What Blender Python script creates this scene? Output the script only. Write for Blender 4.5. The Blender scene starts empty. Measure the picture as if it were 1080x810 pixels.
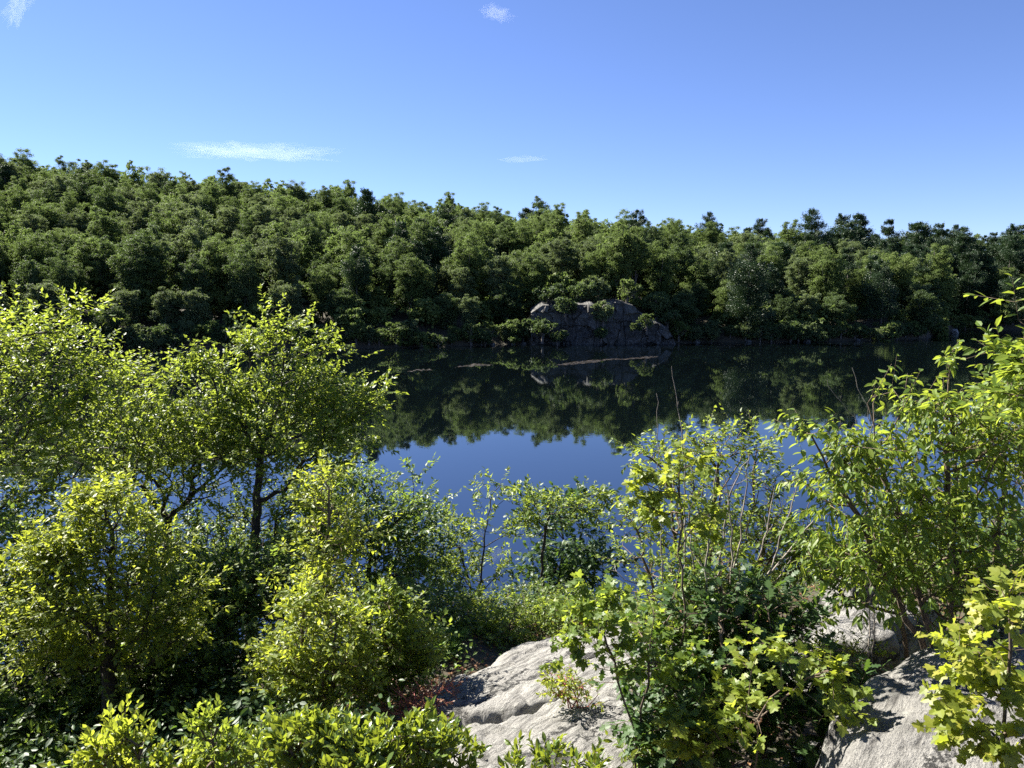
import bpy, math, random
import numpy as np
from mathutils import Vector, noise as mnoise

R = math.radians
C = bpy.context.scene.collection
scene = bpy.context.scene

# ------------------------------------------------------------------ camera, sky, sun, exposure
CAM_Z = 12.0
F = 790.0                       # focal length in pixels of a 1080 x 810 frame
PITCH = math.atan(97.0 / F)
cam = bpy.data.cameras.new("camera")
cam_ob = bpy.data.objects.new("camera", cam)
C.objects.link(cam_ob)
cam.sensor_width = 36.0
cam.lens = F / 1080.0 * 36.0
cam.clip_start = 0.05
cam.clip_end = 9000.0
cam_ob.location = (0, 0, CAM_Z)
cam_ob.rotation_euler = (math.pi / 2 - PITCH, 0, 0)
scene.camera = cam_ob

SUN_EL, SUN_AZ = R(43.0), R(-55.0)          # azimuth from +Y, clockwise positive
world = bpy.data.worlds.new("World")
scene.world = world
world.use_nodes = True
wn, wl = world.node_tree.nodes, world.node_tree.links
wn.clear()
sky = wn.new("ShaderNodeTexSky")
sky.sky_type = 'NISHITA'
sky.sun_disc = False
sky.sun_elevation = SUN_EL
sky.sun_rotation = SUN_AZ
sky.altitude = 2200.0
sky.air_density = 1.0
sky.dust_density = 0.0
sky.ozone_density = 5.0
bg = wn.new("ShaderNodeBackground")
bg.inputs['Strength'].default_value = 0.05
wo = wn.new("ShaderNodeOutputWorld")
tint = wn.new("ShaderNodeMixRGB"); tint.blend_type = 'MULTIPLY'; tint.inputs[0].default_value = 1.0
tint.inputs[2].default_value = (0.86, 0.815, 0.97, 1)
wl.new(sky.outputs[0], tint.inputs[1])
wl.new(tint.outputs[0], bg.inputs['Color'])
wl.new(bg.outputs[0], wo.inputs['Surface'])

sun = bpy.data.lights.new("sun", 'SUN')
sun.energy = 5.0
sun.angle = R(0.5)
sun.color = (1.0, 0.95, 0.86)
sun_ob = bpy.data.objects.new("sun", sun)
C.objects.link(sun_ob)
SUN_DIR = Vector((math.sin(SUN_AZ) * math.cos(SUN_EL), math.cos(SUN_AZ) * math.cos(SUN_EL), math.sin(SUN_EL)))
sun_ob.rotation_euler = SUN_DIR.to_track_quat('Z', 'Y').to_euler()
sun_ob.location = SUN_DIR * 500

scene.view_settings.view_transform = 'Standard'
scene.view_settings.look = 'None'
scene.view_settings.exposure = 2.0
scene.view_settings.gamma = 1.0
scene.view_settings.use_curve_mapping = False
cy = scene.cycles
cy.max_bounces = 7
cy.diffuse_bounces = 3
cy.glossy_bounces = 3
cy.transmission_bounces = 4
cy.transparent_max_bounces = 4
cy.volume_bounces = 1
cy.caustics_reflective = False
cy.caustics_refractive = False
cy.use_denoising = False
cy.sample_clamp_indirect = 6.0

# ------------------------------------------------------------------ helpers
def at(px, py, Y):
    """world point seen at pixel (px, py) of the 1080 x 810 photograph, at depth world-y = Y"""
    u, v = (px - 540.0) / F, (405.0 - py) / F
    cp, sp = math.cos(PITCH), math.sin(PITCH)
    dy, dz = cp + v * sp, -sp + v * cp
    s = Y / dy
    return np.array((u * s, Y, CAM_Z + dz * s))

def at_water(px, py, z=0.0):
    u, v = (px - 540.0) / F, (405.0 - py) / F
    cp, sp = math.cos(PITCH), math.sin(PITCH)
    dy, dz = cp + v * sp, -sp + v * cp
    s = (z - CAM_Z) / dz
    return np.array((u * s, dy * s, z))

def pix(p):
    cp, sp = math.cos(PITCH), math.sin(PITCH)
    y, z = p[1], p[2] - CAM_Z
    d = y * cp - z * sp
    up = y * sp + z * cp
    return 540 + F * p[0] / d, 405 - F * up / d

def smooth(t):
    t = np.clip(t, 0, 1)
    return t * t * (3 - 2 * t)

def _hash(ix, iy, iz, seed):
    n = (ix * 374761393 + iy * 668265263 + iz * 2147483647 + seed * 974711) & 0xFFFFFFFF
    n = ((n ^ (n >> 13)) * 1274126177) & 0xFFFFFFFF
    n = n ^ (n >> 16)
    return (n & 0xFFFFFF) / float(0xFFFFFF)

def vnoise(x, y, z=0.0, seed=0):
    x = np.asarray(x, float); y = np.asarray(y, float); z = np.asarray(z, float) + 0 * x
    ix, iy, iz = np.floor(x).astype(np.int64), np.floor(y).astype(np.int64), np.floor(z).astype(np.int64)
    fx, fy, fz = x - ix, y - iy, z - iz
    fx, fy, fz = fx * fx * (3 - 2 * fx), fy * fy * (3 - 2 * fy), fz * fz * (3 - 2 * fz)
    out = 0
    for a in (0, 1):
        for b in (0, 1):
            for c in (0, 1):
                w = (fx if a else 1 - fx) * (fy if b else 1 - fy) * (fz if c else 1 - fz)
                out = out + w * _hash(ix + a, iy + b, iz + c, seed)
    return out * 2 - 1

def fbm(x, y, z=0.0, seed=0, octaves=4, gain=0.5):
    s, a, f = 0, 1.0, 1.0
    for o in range(octaves):
        s = s + a * vnoise(np.asarray(x) * f, np.asarray(y) * f, np.asarray(z) * f, seed + o * 17)
        a *= gain; f *= 2.03
    return s

def mesh_np(name, verts, faces, mats, rnd=None, mat_idx=None, smooth_shade=False):
    """faces: list of (M, k) int arrays"""
    me = bpy.data.meshes.new(name)
    verts = np.ascontiguousarray(verts, dtype=np.float32)
    if not isinstance(faces, list):
        faces = [faces]
    faces = [np.asarray(f, dtype=np.int32) for f in faces if len(f)]
    me.vertices.add(len(verts))
    me.vertices.foreach_set('co', verts.ravel())
    nl = sum(f.size for f in faces)
    nf = sum(len(f) for f in faces)
    me.loops.add(nl)
    me.polygons.add(nf)
    me.loops.foreach_set('vertex_index', np.concatenate([f.ravel() for f in faces]))
    sizes = np.concatenate([np.full(len(f), f.shape[1], dtype=np.int32) for f in faces])
    starts = np.concatenate(([0], np.cumsum(sizes)[:-1])).astype(np.int32)
    me.polygons.foreach_set('loop_start', starts)
    if mat_idx is not None:
        me.polygons.foreach_set('material_index', np.asarray(mat_idx, dtype=np.int32))
    me.polygons.foreach_set('use_smooth', np.full(nf, smooth_shade, dtype=bool))
    me.update(calc_edges=True)
    me.validate()
    for m in (mats if isinstance(mats, (list, tuple)) else [mats]):
        me.materials.append(m)
    if rnd is not None:
        at_ = me.attributes.new('rnd', 'FLOAT', 'FACE')
        at_.data.foreach_set('value', np.asarray(rnd, dtype=np.float32))
    return me

def link(name, me, parent=None, loc=None):
    o = bpy.data.objects.new(name, me)
    C.objects.link(o)
    if parent is not None:
        o.parent = parent
    if loc is not None:
        o.location = loc
    return o

def tag(o, label=None, cat=None, group=None, kind=None):
    if label: o['label'] = label
    if cat: o['category'] = cat
    if group: o['group'] = group
    if kind: o['kind'] = kind
    return o

def thing(name, label, cat, loc=(0, 0, 0), group=None, rotz=0.0):
    o = bpy.data.objects.new(name, None)
    o.empty_display_size = 0.2
    C.objects.link(o)
    o.location = loc
    o.rotation_euler = (0, 0, rotz)
    return tag(o, label, cat, group)

# ------------------------------------------------------------------ materials
def new_mat(name):
    m = bpy.data.materials.new(name)
    m.use_nodes = True
    n, l = m.node_tree.nodes, m.node_tree.links
    n.clear()
    out = n.new("ShaderNodeOutputMaterial")
    return m, n, l, out

def ramp(n, stops):
    r = n.new("ShaderNodeValToRGB")
    cr = r.color_ramp
    cr.elements[0].position, cr.elements[0].color = stops[0][0], (*stops[0][1], 1)
    cr.elements[1].position, cr.elements[1].color = stops[-1][0], (*stops[-1][1], 1)
    for p, c in stops[1:-1]:
        e = cr.elements.new(p); e.color = (*c, 1)
    return r

def leaf_mat(name, dark, mid, light, trans=(0.2, 0.3, 0.03), tfrac=0.42, rough=0.48, spec=0.38, objvar=0.0):
    m, n, l, out = new_mat(name)
    a = n.new("ShaderNodeAttribute"); a.attribute_name = 'rnd'
    fac = a.outputs['Fac']
    if objvar > 0:
        oi = n.new("ShaderNodeObjectInfo")
        mx = n.new("ShaderNodeMath"); mx.operation = 'MULTIPLY_ADD'
        mx.inputs[1].default_value = objvar
        l.new(oi.outputs['Random'], mx.inputs[0])
        sc_ = n.new("ShaderNodeMath"); sc_.operation = 'MULTIPLY'; sc_.inputs[1].default_value = 1 - objvar
        l.new(fac, sc_.inputs[0]); l.new(sc_.outputs[0], mx.inputs[2])
        fac = mx.outputs[0]
    r = ramp(n, [(0.0, dark), (0.5, mid), (1.0, light)])
    l.new(fac, r.inputs[0])
    p = n.new("ShaderNodeBsdfPrincipled")
    p.inputs['Roughness'].default_value = rough
    p.inputs['Specular IOR Level'].default_value = spec
    l.new(r.outputs[0], p.inputs['Base Color'])
    t = n.new("ShaderNodeBsdfTranslucent")
    r2 = ramp(n, [(0.0, tuple(c * 0.6 for c in trans)), (0.5, trans), (1.0, tuple(min(1, c * 1.3) for c in trans))])
    l.new(fac, r2.inputs[0])
    l.new(r2.outputs[0], t.inputs['Color'])
    mix = n.new("ShaderNodeMixShader"); mix.inputs[0].default_value = tfrac
    l.new(p.outputs[0], mix.inputs[1]); l.new(t.outputs[0], mix.inputs[2])
    l.new(mix.outputs[0], out.inputs['Surface'])
    return m

def bark_mat(name, c1, c2, scale=18.0):
    m, n, l, out = new_mat(name)
    tc = n.new("ShaderNodeTexCoord")
    mp = n.new("ShaderNodeMapping"); mp.inputs['Scale'].default_value = (1, 1, 0.25)
    l.new(tc.outputs['Object'], mp.inputs[0])
    nz = n.new("ShaderNodeTexNoise"); nz.inputs['Scale'].default_value = scale; nz.inputs['Detail'].default_value = 6
    l.new(mp.outputs[0], nz.inputs['Vector'])
    r = ramp(n, [(0.3, c1), (0.7, c2)])
    l.new(nz.outputs[0], r.inputs[0])
    p = n.new("ShaderNodeBsdfPrincipled"); p.inputs['Roughness'].default_value = 0.9
    l.new(r.outputs[0], p.inputs['Base Color'])
    b = n.new("ShaderNodeBump"); b.inputs['Strength'].default_value = 0.6; b.inputs['Distance'].default_value = 0.02
    l.new(nz.outputs[0], b.inputs['Height']); l.new(b.outputs[0], p.inputs['Normal'])
    l.new(p.outputs[0], out.inputs['Surface'])
    return m

def rock_mat(name, dark, mid, light, scale=1.0, lichen=(0.32, 0.34, 0.27), bump=0.5, seam=(3.0, 0.55, 0.8), turn=0.85, band=0.6):
    m, n, l, out = new_mat(name)
    tc = n.new("ShaderNodeTexCoord")
    def nz(s, d, ro=0.6):
        t = n.new("ShaderNodeTexNoise"); t.inputs['Scale'].default_value = s * scale
        t.inputs['Detail'].default_value = d; t.inputs['Roughness'].default_value = ro
        l.new(tc.outputs['Object'], t.inputs['Vector']); return t
    big, fine, grain = nz(1.3, 8), nz(9, 8, 0.7), nz(60, 4, 0.7)
    r = ramp(n, [(0.28, dark), (0.5, mid), (0.72, light)])
    add = n.new("ShaderNodeMath"); add.operation = 'MULTIPLY_ADD'; add.inputs[1].default_value = 0.45
    l.new(fine.outputs[0], add.inputs[0])
    h = n.new("ShaderNodeMath"); h.operation = 'MULTIPLY'; h.inputs[1].default_value = 0.55
    l.new(big.outputs[0], h.inputs[0]); l.new(h.outputs[0], add.inputs[2])
    l.new(add.outputs[0], r.inputs[0])
    # grains and lichen spots
    gr = ramp(n, [(0.3, (0.55, 0.55, 0.55)), (0.6, (1.05, 1.04, 1.02))])
    l.new(grain.outputs[0], gr.inputs[0])
    mul = n.new("ShaderNodeMixRGB"); mul.blend_type = 'MULTIPLY'; mul.inputs[0].default_value = 0.7
    l.new(r.outputs[0], mul.inputs[1]); l.new(gr.outputs[0], mul.inputs[2])
    vo = n.new("ShaderNodeTexNoise"); vo.inputs['Scale'].default_value = 4.5 * scale; vo.inputs['Detail'].default_value = 9; vo.inputs['Roughness'].default_value = 0.75
    mp = n.new("ShaderNodeMapping"); mp.inputs['Location'].default_value = (7, 3, 1)
    l.new(tc.outputs['Object'], mp.inputs[0]); l.new(mp.outputs[0], vo.inputs['Vector'])
    lr = ramp(n, [(0.56, (0, 0, 0)), (0.66, (1, 1, 1))])
    l.new(vo.outputs[0], lr.inputs[0])
    lm = n.new("ShaderNodeMixRGB"); lm.inputs[2].default_value = (*lichen, 1)
    l.new(lr.outputs[0], lm.inputs[0]); l.new(mul.outputs[0], lm.inputs[1])
    # weathered streaks along the foliation
    mp3 = n.new("ShaderNodeMapping"); mp3.vector_type = 'TEXTURE'; mp3.inputs['Scale'].default_value = tuple(q * 0.5 for q in seam); mp3.inputs['Rotation'].default_value = (0, 0, turn)
    l.new(tc.outputs['Object'], mp3.inputs[0])
    st = n.new("ShaderNodeTexNoise"); st.inputs['Scale'].default_value = 4.0 * scale; st.inputs['Detail'].default_value = 9; st.inputs['Roughness'].default_value = 0.72
    l.new(mp3.outputs[0], st.inputs['Vector'])
    srp = ramp(n, [(0.38, (0.30, 0.295, 0.29)), (0.52, (0.92, 0.92, 0.91)), (0.68, (1.12, 1.11, 1.08))])
    l.new(st.outputs[0], srp.inputs[0])
    bm_ = n.new("ShaderNodeMixRGB"); bm_.blend_type = 'MULTIPLY'; bm_.inputs[0].default_value = band
    l.new(lm.outputs[0], bm_.inputs[1]); l.new(srp.outputs[0], bm_.inputs[2])
    # dark seams
    wv = n.new("ShaderNodeTexVoronoi"); wv.feature = 'DISTANCE_TO_EDGE'; wv.inputs['Scale'].default_value = 0.75 * scale
    mp2 = n.new("ShaderNodeMapping"); mp2.vector_type = 'TEXTURE'; mp2.inputs['Scale'].default_value = seam; mp2.inputs['Rotation'].default_value = (0, 0, turn)
    dm = n.new("ShaderNodeMixRGB"); dm.blend_type = 'ADD'; dm.inputs[0].default_value = 0.5
    l.new(tc.outputs['Object'], dm.inputs[1]); l.new(fine.outputs['Color'], dm.inputs[2])
    l.new(dm.outputs[0], mp2.inputs[0]); l.new(mp2.outputs[0], wv.inputs['Vector'])
    sr = ramp(n, [(0.0, (0, 0, 0)), (0.03, (1, 1, 1))])
    l.new(wv.outputs['Distance'], sr.inputs[0])
    p = n.new("ShaderNodeBsdfPrincipled"); p.inputs['Roughness'].default_value = 0.85; p.inputs['Specular IOR Level'].default_value = 0.25
    sm = n.new("ShaderNodeMixRGB"); sm.inputs[1].default_value = (*[c * 0.35 for c in dark], 1)
    l.new(sr.outputs[0], sm.inputs[0]); l.new(bm_.outputs[0], sm.inputs[2])
    l.new(sm.outputs[0], p.inputs['Base Color'])
    hs = n.new("ShaderNodeMath"); hs.operation = 'MULTIPLY_ADD'; hs.inputs[1].default_value = 0.35
    l.new(sr.outputs[0], hs.inputs[0])
    hs0 = n.new("ShaderNodeMath"); hs0.operation = 'MULTIPLY_ADD'; hs0.inputs[1].default_value = 0.6
    l.new(st.outputs[0], hs0.inputs[0]); l.new(add.outputs[0], hs0.inputs[2]); l.new(hs0.outputs[0], hs.inputs[2])
    hs2 = n.new("ShaderNodeMath"); hs2.operation = 'MULTIPLY_ADD'; hs2.inputs[1].default_value = 0.12
    l.new(grain.outputs[0], hs2.inputs[0]); l.new(hs.outputs[0], hs2.inputs[2])
    b = n.new("ShaderNodeBump"); b.inputs['Strength'].default_value = bump; b.inputs['Distance'].default_value = 0.12 / scale
    l.new(hs2.outputs[0], b.inputs['Height']); l.new(b.outputs[0], p.inputs['Normal'])
    l.new(p.outputs[0], out.inputs['Surface'])
    return m

def ground_mat():
    m, n, l, out = new_mat("forest_floor")
    tc = n.new("ShaderNodeTexCoord")
    a = n.new("ShaderNodeTexNoise"); a.inputs['Scale'].default_value = 7; a.inputs['Detail'].default_value = 10; a.inputs['Roughness'].default_value = 0.7
    l.new(tc.outputs['Object'], a.inputs['Vector'])
    r = ramp(n, [(0.3, (0.018, 0.014, 0.009)), (0.5, (0.05, 0.038, 0.022)), (0.62, (0.04, 0.05, 0.02)), (0.8, (0.09, 0.065, 0.04))])
    l.new(a.outputs[0], r.inputs[0])
    p = n.new("ShaderNodeBsdfPrincipled"); p.inputs['Roughness'].default_value = 0.95
    l.new(r.outputs[0], p.inputs['Base Color'])
    b = n.new("ShaderNodeBump"); b.inputs['Strength'].default_value = 0.8; b.inputs['Distance'].default_value = 0.05
    l.new(a.outputs[0], b.inputs['Height']); l.new(b.outputs[0], p.inputs['Normal'])
    l.new(p.outputs[0], out.inputs['Surface'])
    return m

def water_mat():
    m, n, l, out = new_mat("lake_water")
    tc = n.new("ShaderNodeTexCoord")
    def nz(s, mapping, d=3):
        mp = n.new("ShaderNodeMapping"); mp.inputs['Scale'].default_value = mapping
        l.new(tc.outputs['Object'], mp.inputs[0])
        t = n.new("ShaderNodeTexNoise"); t.inputs['Scale'].default_value = s; t.inputs['Detail'].default_value = d
        l.new(mp.outputs[0], t.inputs['Vector']); return t
    small = nz(2.2, (1.0, 0.6, 1)); mid = nz(0.35, (1.0, 0.5, 1)); patch = nz(0.018, (1, 1, 1), 2)
    # a breeze roughens the cove at the right
    sx = n.new("ShaderNodeSeparateXYZ"); l.new(tc.outputs['Object'], sx.inputs[0])
    mr = n.new("ShaderNodeMapRange"); mr.inputs['From Min'].default_value = 62; mr.inputs['From Max'].default_value = 105
    mr.inputs['To Min'].default_value = 0.0; mr.inputs['To Max'].default_value = 1.0
    l.new(sx.outputs['X'], mr.inputs['Value'])
    pr = ramp(n, [(0.42, (0.25, 0.25, 0.25)), (0.62, (1, 1, 1))]); l.new(patch.outputs[0], pr.inputs[0])
    k = n.new("ShaderNodeMath"); k.operation = 'MULTIPLY_ADD'; k.inputs[1].default_value = 0.010; k.inputs[2].default_value = 0.0
    l.new(pr.outputs[0], k.inputs[0])
    k2 = n.new("ShaderNodeMath"); k2.operation = 'MULTIPLY_ADD'; k2.inputs[1].default_value = 0.16
    l.new(mr.outputs[0], k2.inputs[0]); l.new(k.outputs[0], k2.inputs[2])
    s = n.new("ShaderNodeMath"); s.operation = 'MULTIPLY_ADD'; s.inputs[1].default_value = 2.2
    l.new(mid.outputs[0], s.inputs[0]); l.new(small.outputs[0], s.inputs[2])
    b = n.new("ShaderNodeBump"); b.inputs['Distance'].default_value = 0.25
    l.new(k2.outputs[0], b.inputs['Strength']); l.new(s.outputs[0], b.inputs['Height'])
    d = n.new("ShaderNodeBsdfDiffuse"); d.inputs['Color'].default_value = (0.0013, 0.0024, 0.0032, 1)
    g = n.new("ShaderNodeBsdfGlossy"); g.inputs['Roughness'].default_value = 0.02
    g.inputs['Color'].default_value = (0.92, 0.97, 1.0, 1)
    l.new(b.outputs[0], g.inputs['Normal'])
    fr = n.new("ShaderNodeFresnel"); fr.inputs['IOR'].default_value = 3.1
    mix = n.new("ShaderNodeMixShader")
    l.new(fr.outputs[0], mix.inputs[0]); l.new(d.outputs[0], mix.inputs[1]); l.new(g.outputs[0], mix.inputs[2])
    l.new(mix.outputs[0], out.inputs['Surface'])
    return m

M = {}
M['bark_dark'] = bark_mat("dark_bark", (0.018, 0.014, 0.011), (0.06, 0.048, 0.038), 20)
M['bark_grey'] = bark_mat("grey_twig_bark", (0.10, 0.085, 0.07), (0.30, 0.26, 0.22), 30)
M['bark_brown'] = bark_mat("brown_stem_bark", (0.05, 0.035, 0.022), (0.16, 0.115, 0.08), 30)
M['bark_red'] = bark_mat("reddish_stem_bark", (0.20, 0.05, 0.04), (0.42, 0.14, 0.12), 30)
M['bark_far'] = bark_mat("far_trunk_bark", (0.05, 0.042, 0.036), (0.17, 0.15, 0.13), 3)
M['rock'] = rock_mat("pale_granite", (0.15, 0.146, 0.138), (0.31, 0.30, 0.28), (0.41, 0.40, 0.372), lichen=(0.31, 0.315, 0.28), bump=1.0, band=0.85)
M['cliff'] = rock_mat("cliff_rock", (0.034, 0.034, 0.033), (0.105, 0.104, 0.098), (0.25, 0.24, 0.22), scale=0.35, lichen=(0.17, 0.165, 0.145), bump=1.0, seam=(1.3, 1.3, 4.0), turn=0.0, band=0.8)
M['ground'] = ground_mat()
M['water'] = water_mat()
M['lit'] = leaf_mat("bright_broad_leaf", (0.055, 0.10, 0.014), (0.10, 0.16, 0.022), (0.19, 0.23, 0.035), (0.35, 0.43, 0.045), 0.47)  # bright green of the common broad leaves
M['yel'] = leaf_mat("yellow_green_leaf", (0.08, 0.13, 0.018), (0.14, 0.19, 0.026), (0.25, 0.26, 0.045), (0.44, 0.50, 0.045), 0.48)
M['green'] = leaf_mat("mid_green_leaf", (0.045, 0.085, 0.02), (0.08, 0.135, 0.03), (0.14, 0.19, 0.045), (0.24, 0.34, 0.045), 0.44)
M['lime'] = leaf_mat("lime_maple_leaf", (0.08, 0.13, 0.02), (0.19, 0.22, 0.03), (0.34, 0.30, 0.05), (0.42, 0.48, 0.04), 0.48)
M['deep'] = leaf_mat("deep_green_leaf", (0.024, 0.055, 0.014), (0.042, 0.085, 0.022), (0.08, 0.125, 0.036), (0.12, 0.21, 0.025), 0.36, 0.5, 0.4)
M['laurel'] = leaf_mat("laurel_leaf", (0.06, 0.11, 0.02), (0.11, 0.17, 0.03), (0.22, 0.25, 0.05), (0.32, 0.38, 0.03), 0.40, 0.34, 0.6)
M['red'] = leaf_mat("reddish_leaf", (0.17, 0.06, 0.045), (0.22, 0.12, 0.06), (0.16, 0.18, 0.06), (0.34, 0.15, 0.08), 0.42)
M['needle'] = leaf_mat("bright_pine_needle", (0.05, 0.12, 0.02), (0.09, 0.18, 0.03), (0.14, 0.24, 0.04), (0.2, 0.32, 0.04), 0.3)
M['litter'] = leaf_mat("dry_fallen_leaf", (0.07, 0.035, 0.02), (0.16, 0.075, 0.035), (0.28, 0.16, 0.08), (0.2, 0.1, 0.04), 0.2, 0.7, 0.2)
M['far1'] = leaf_mat("far_oak_foliage", (0.055, 0.088, 0.022), (0.10, 0.14, 0.036), (0.165, 0.19, 0.058), (0.165, 0.235, 0.055), 0.36, 0.65, 0.22, 0.55)
M['far2'] = leaf_mat("far_grey_green_foliage", (0.055, 0.084, 0.034), (0.095, 0.13, 0.055), (0.15, 0.18, 0.085), (0.17, 0.225, 0.065), 0.33, 0.65, 0.22, 0.5)
M['far3'] = leaf_mat("far_dark_foliage", (0.032, 0.06, 0.022), (0.06, 0.092, 0.034), (0.095, 0.13, 0.048), (0.12, 0.18, 0.04), 0.32, 0.65, 0.22, 0.5)
M['farpine'] = leaf_mat("far_pine_needles", (0.018, 0.042, 0.016), (0.032, 0.064, 0.024), (0.055, 0.09, 0.034), (0.05, 0.09, 0.03), 0.15, 0.5, 0.4, 0.4)

# ------------------------------------------------------------------ terrain
NEAR_Y = np.array([-40, -4, 1.2, 2.5, 5.0, 8.0, 10.0, 12.0, 16.0, 20.0, 25.0, 34.0, 60.0])
NEAR_Z = np.array([10.9, 10.5, 10.2, 9.7, 8.9, 8.2, 7.2, 6.0, 3.7, 1.7, -0.4, -2.6, -3.5])

SH_PX = np.array([-700, -300, 0, 170, 300, 450, 560, 705, 800, 920, 975, 985, 994, 1010, 1040, 1090, 1300, 1800])
SH_PY = np.array([400, 385, 374, 371, 368, 366, 362.5, 361.5, 361, 359.5, 357, 354, 349.5, 347.5, 347, 348, 351, 356])
_sh = np.array([at_water(a, b) for a, b in zip(SH_PX, SH_PY)])
SH_A, SH_Y = _sh[:, 0] / _sh[:, 1], _sh[:, 1]
RI_PX = np.array([-700, -300, 0, 100, 200, 270, 340, 430, 540, 640, 720, 800, 900, 1020, 1080, 1300, 1800])
RI_PY = np.array([130, 148, 163, 173, 184, 190, 197, 206, 219, 233, 236, 241, 245, 250, 250, 252, 252])
RI_Y = np.array([260, 275, 290, 292, 295, 297, 300, 305, 318, 318, 305, 290, 290, 310, 320, 330, 340.])
TREE_H = 17.2
_ri = np.array([at(a, b, c) for a, b, c in zip(RI_PX, RI_PY, RI_Y)])
RI_A, RI_Z = _ri[:, 0] / _ri[:, 1], _ri[:, 2] - TREE_H
CL_A0, CL_A1 = (562 - 540) / F, (704 - 540) / F

def far_ground(x, y):
    x = np.asarray(x, float); y = np.asarray(y, float)
    ys = np.maximum(y, 20.0)
    a = x / ys
    Ys = np.interp(a, SH_A, SH_Y) + 1.6 * fbm(x / 9.0, y / 60.0, seed=5, octaves=3)
    Yr = np.interp(a, RI_A, RI_Y); Zr = np.interp(a, RI_A, RI_Z)
    t = y - Ys
    s = np.clip(t / np.maximum(Yr - Ys, 20), 0, 1)
    cl = smooth((a - CL_A0 + 0.01) / 0.02) * smooth((CL_A1 + 0.0 - a) / 0.05)
    bank = (0.9 + 7.4 * cl) * smooth(t / (3.0 + 2 * cl))
    z = bank + (Zr - bank) * s ** 0.92 + 1.4 * fbm(x / 30.0, y / 30.0, seed=9) * smooth(t / 25)
    z = np.where(t > 0, z, np.maximum(-4.0, 0.35 * t))
    z = np.where(y > Yr, np.maximum(1.0, z - 0.10 * np.maximum(0, y - Yr - 25)), z)
    return z

SLABS = []
def near_ground(x, y):
    x = np.asarray(x, float); y = np.asarray(y, float)
    tilt = np.where(x > 0, np.clip(0.13 * x, 0, 1.0), np.clip(0.34 * (x + 0.5), -1.9, 0)) * smooth((y + 3) / 8) * smooth((30 - y) / 20)
    yy = y + 1.2 * fbm(x / 7.0, y / 9.0, seed=2, octaves=3) * smooth((y - 7) / 8)
    z = np.interp(yy, NEAR_Y, NEAR_Z) + tilt + 0.12 * fbm(x / 1.7, y / 1.7, seed=3, octaves=3)
    z = np.atleast_1d(np.asarray(z, float)).copy()
    xa, ya = np.broadcast_arrays(np.atleast_1d(x), np.atleast_1d(y))
    nr = (np.abs(xa) < 14) & (ya > -6) & (ya < 14)
    low = np.zeros(z.shape)
    for poly in SLABS:                                      # bedrock lies bare: the soil stops under it
        if nr.any():
            low[nr] = np.maximum(low[nr], smooth((1.5 - pt_seg_sd(xa[nr], ya[nr], poly)) / 1.9))
    z = z - 0.62 * low
    return z.reshape(np.shape(x)) if np.ndim(x) else float(z[0])

def gz(x, y):
    x = np.asarray(x, float); y = np.asarray(y, float)
    return np.where(y < 70, near_ground(x, y), far_ground(x, y))

def axis(parts):
    out = []
    for a, b, s in parts:
        n = max(1, int(round((b - a) / s)))
        out.append(np.linspace(a, b, n, endpoint=False))
    out.append(np.array([parts[-1][1]]))
    return np.concatenate(out)

def grid_faces(nx, ny):
    i = np.arange(nx - 1)[None, :] + nx * np.arange(ny - 1)[:, None]
    return np.stack([i, i + 1, i + 1 + nx, i + nx], -1).reshape(-1, 4)

def build_terrain():
    xs = axis([(-900, -420, 40), (-420, -60, 4), (-60, -14, 1.5), (-14, 14, 0.3), (14, 60, 1.5), (60, 420, 4), (420, 900, 40)])
    ys = axis([(-60, -6, 3), (-6, 14, 0.3), (14, 40, 0.8), (40, 130, 6), (130, 420, 2.5), (420, 900, 40)])
    X, Y = np.meshgrid(xs, ys)
    Z = gz(X, Y)
    v = np.stack([X, Y, Z], -1).reshape(-1, 3)
    o = link("ground", mesh_np("ground", v, grid_faces(len(xs), len(ys)), M['ground'], smooth_shade=True))
    tag(o, "forest floor of the slope and the far hill", None, None, 'structure')
    w = 900.0
    me = mesh_np("lake_water", np.array([(-w, 12, 0), (w, 12, 0), (w, 420, 0), (-w, 420, 0)], float), np.array([[0, 1, 2, 3]]), M['water'])
    tag(link("lake_water", me), "still dark lake reflecting the hill and sky", None, None, 'structure')

# ------------------------------------------------------------------ rocks
def pt_seg_sd(px_, py_, poly):
    """signed distance to polygon, negative inside"""
    d = np.full(px_.shape, 1e9); inside = np.zeros(px_.shape, bool)
    n = len(poly)
    for i in range(n):
        ax, ay = poly[i]; bx, by = poly[(i + 1) % n]
        ex, ey = bx - ax, by - ay
        t = np.clip(((px_ - ax) * ex + (py_ - ay) * ey) / (ex * ex + ey * ey + 1e-12), 0, 1)
        d = np.minimum(d, np.hypot(px_ - ax - t * ex, py_ - ay - t * ey))
        c = ((ay > py_) != (by > py_)) & (px_ < (bx - ax) * (py_ - ay) / (by - ay + 1e-12) + ax)
        inside ^= c
    return np.where(inside, -d, d)

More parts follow.
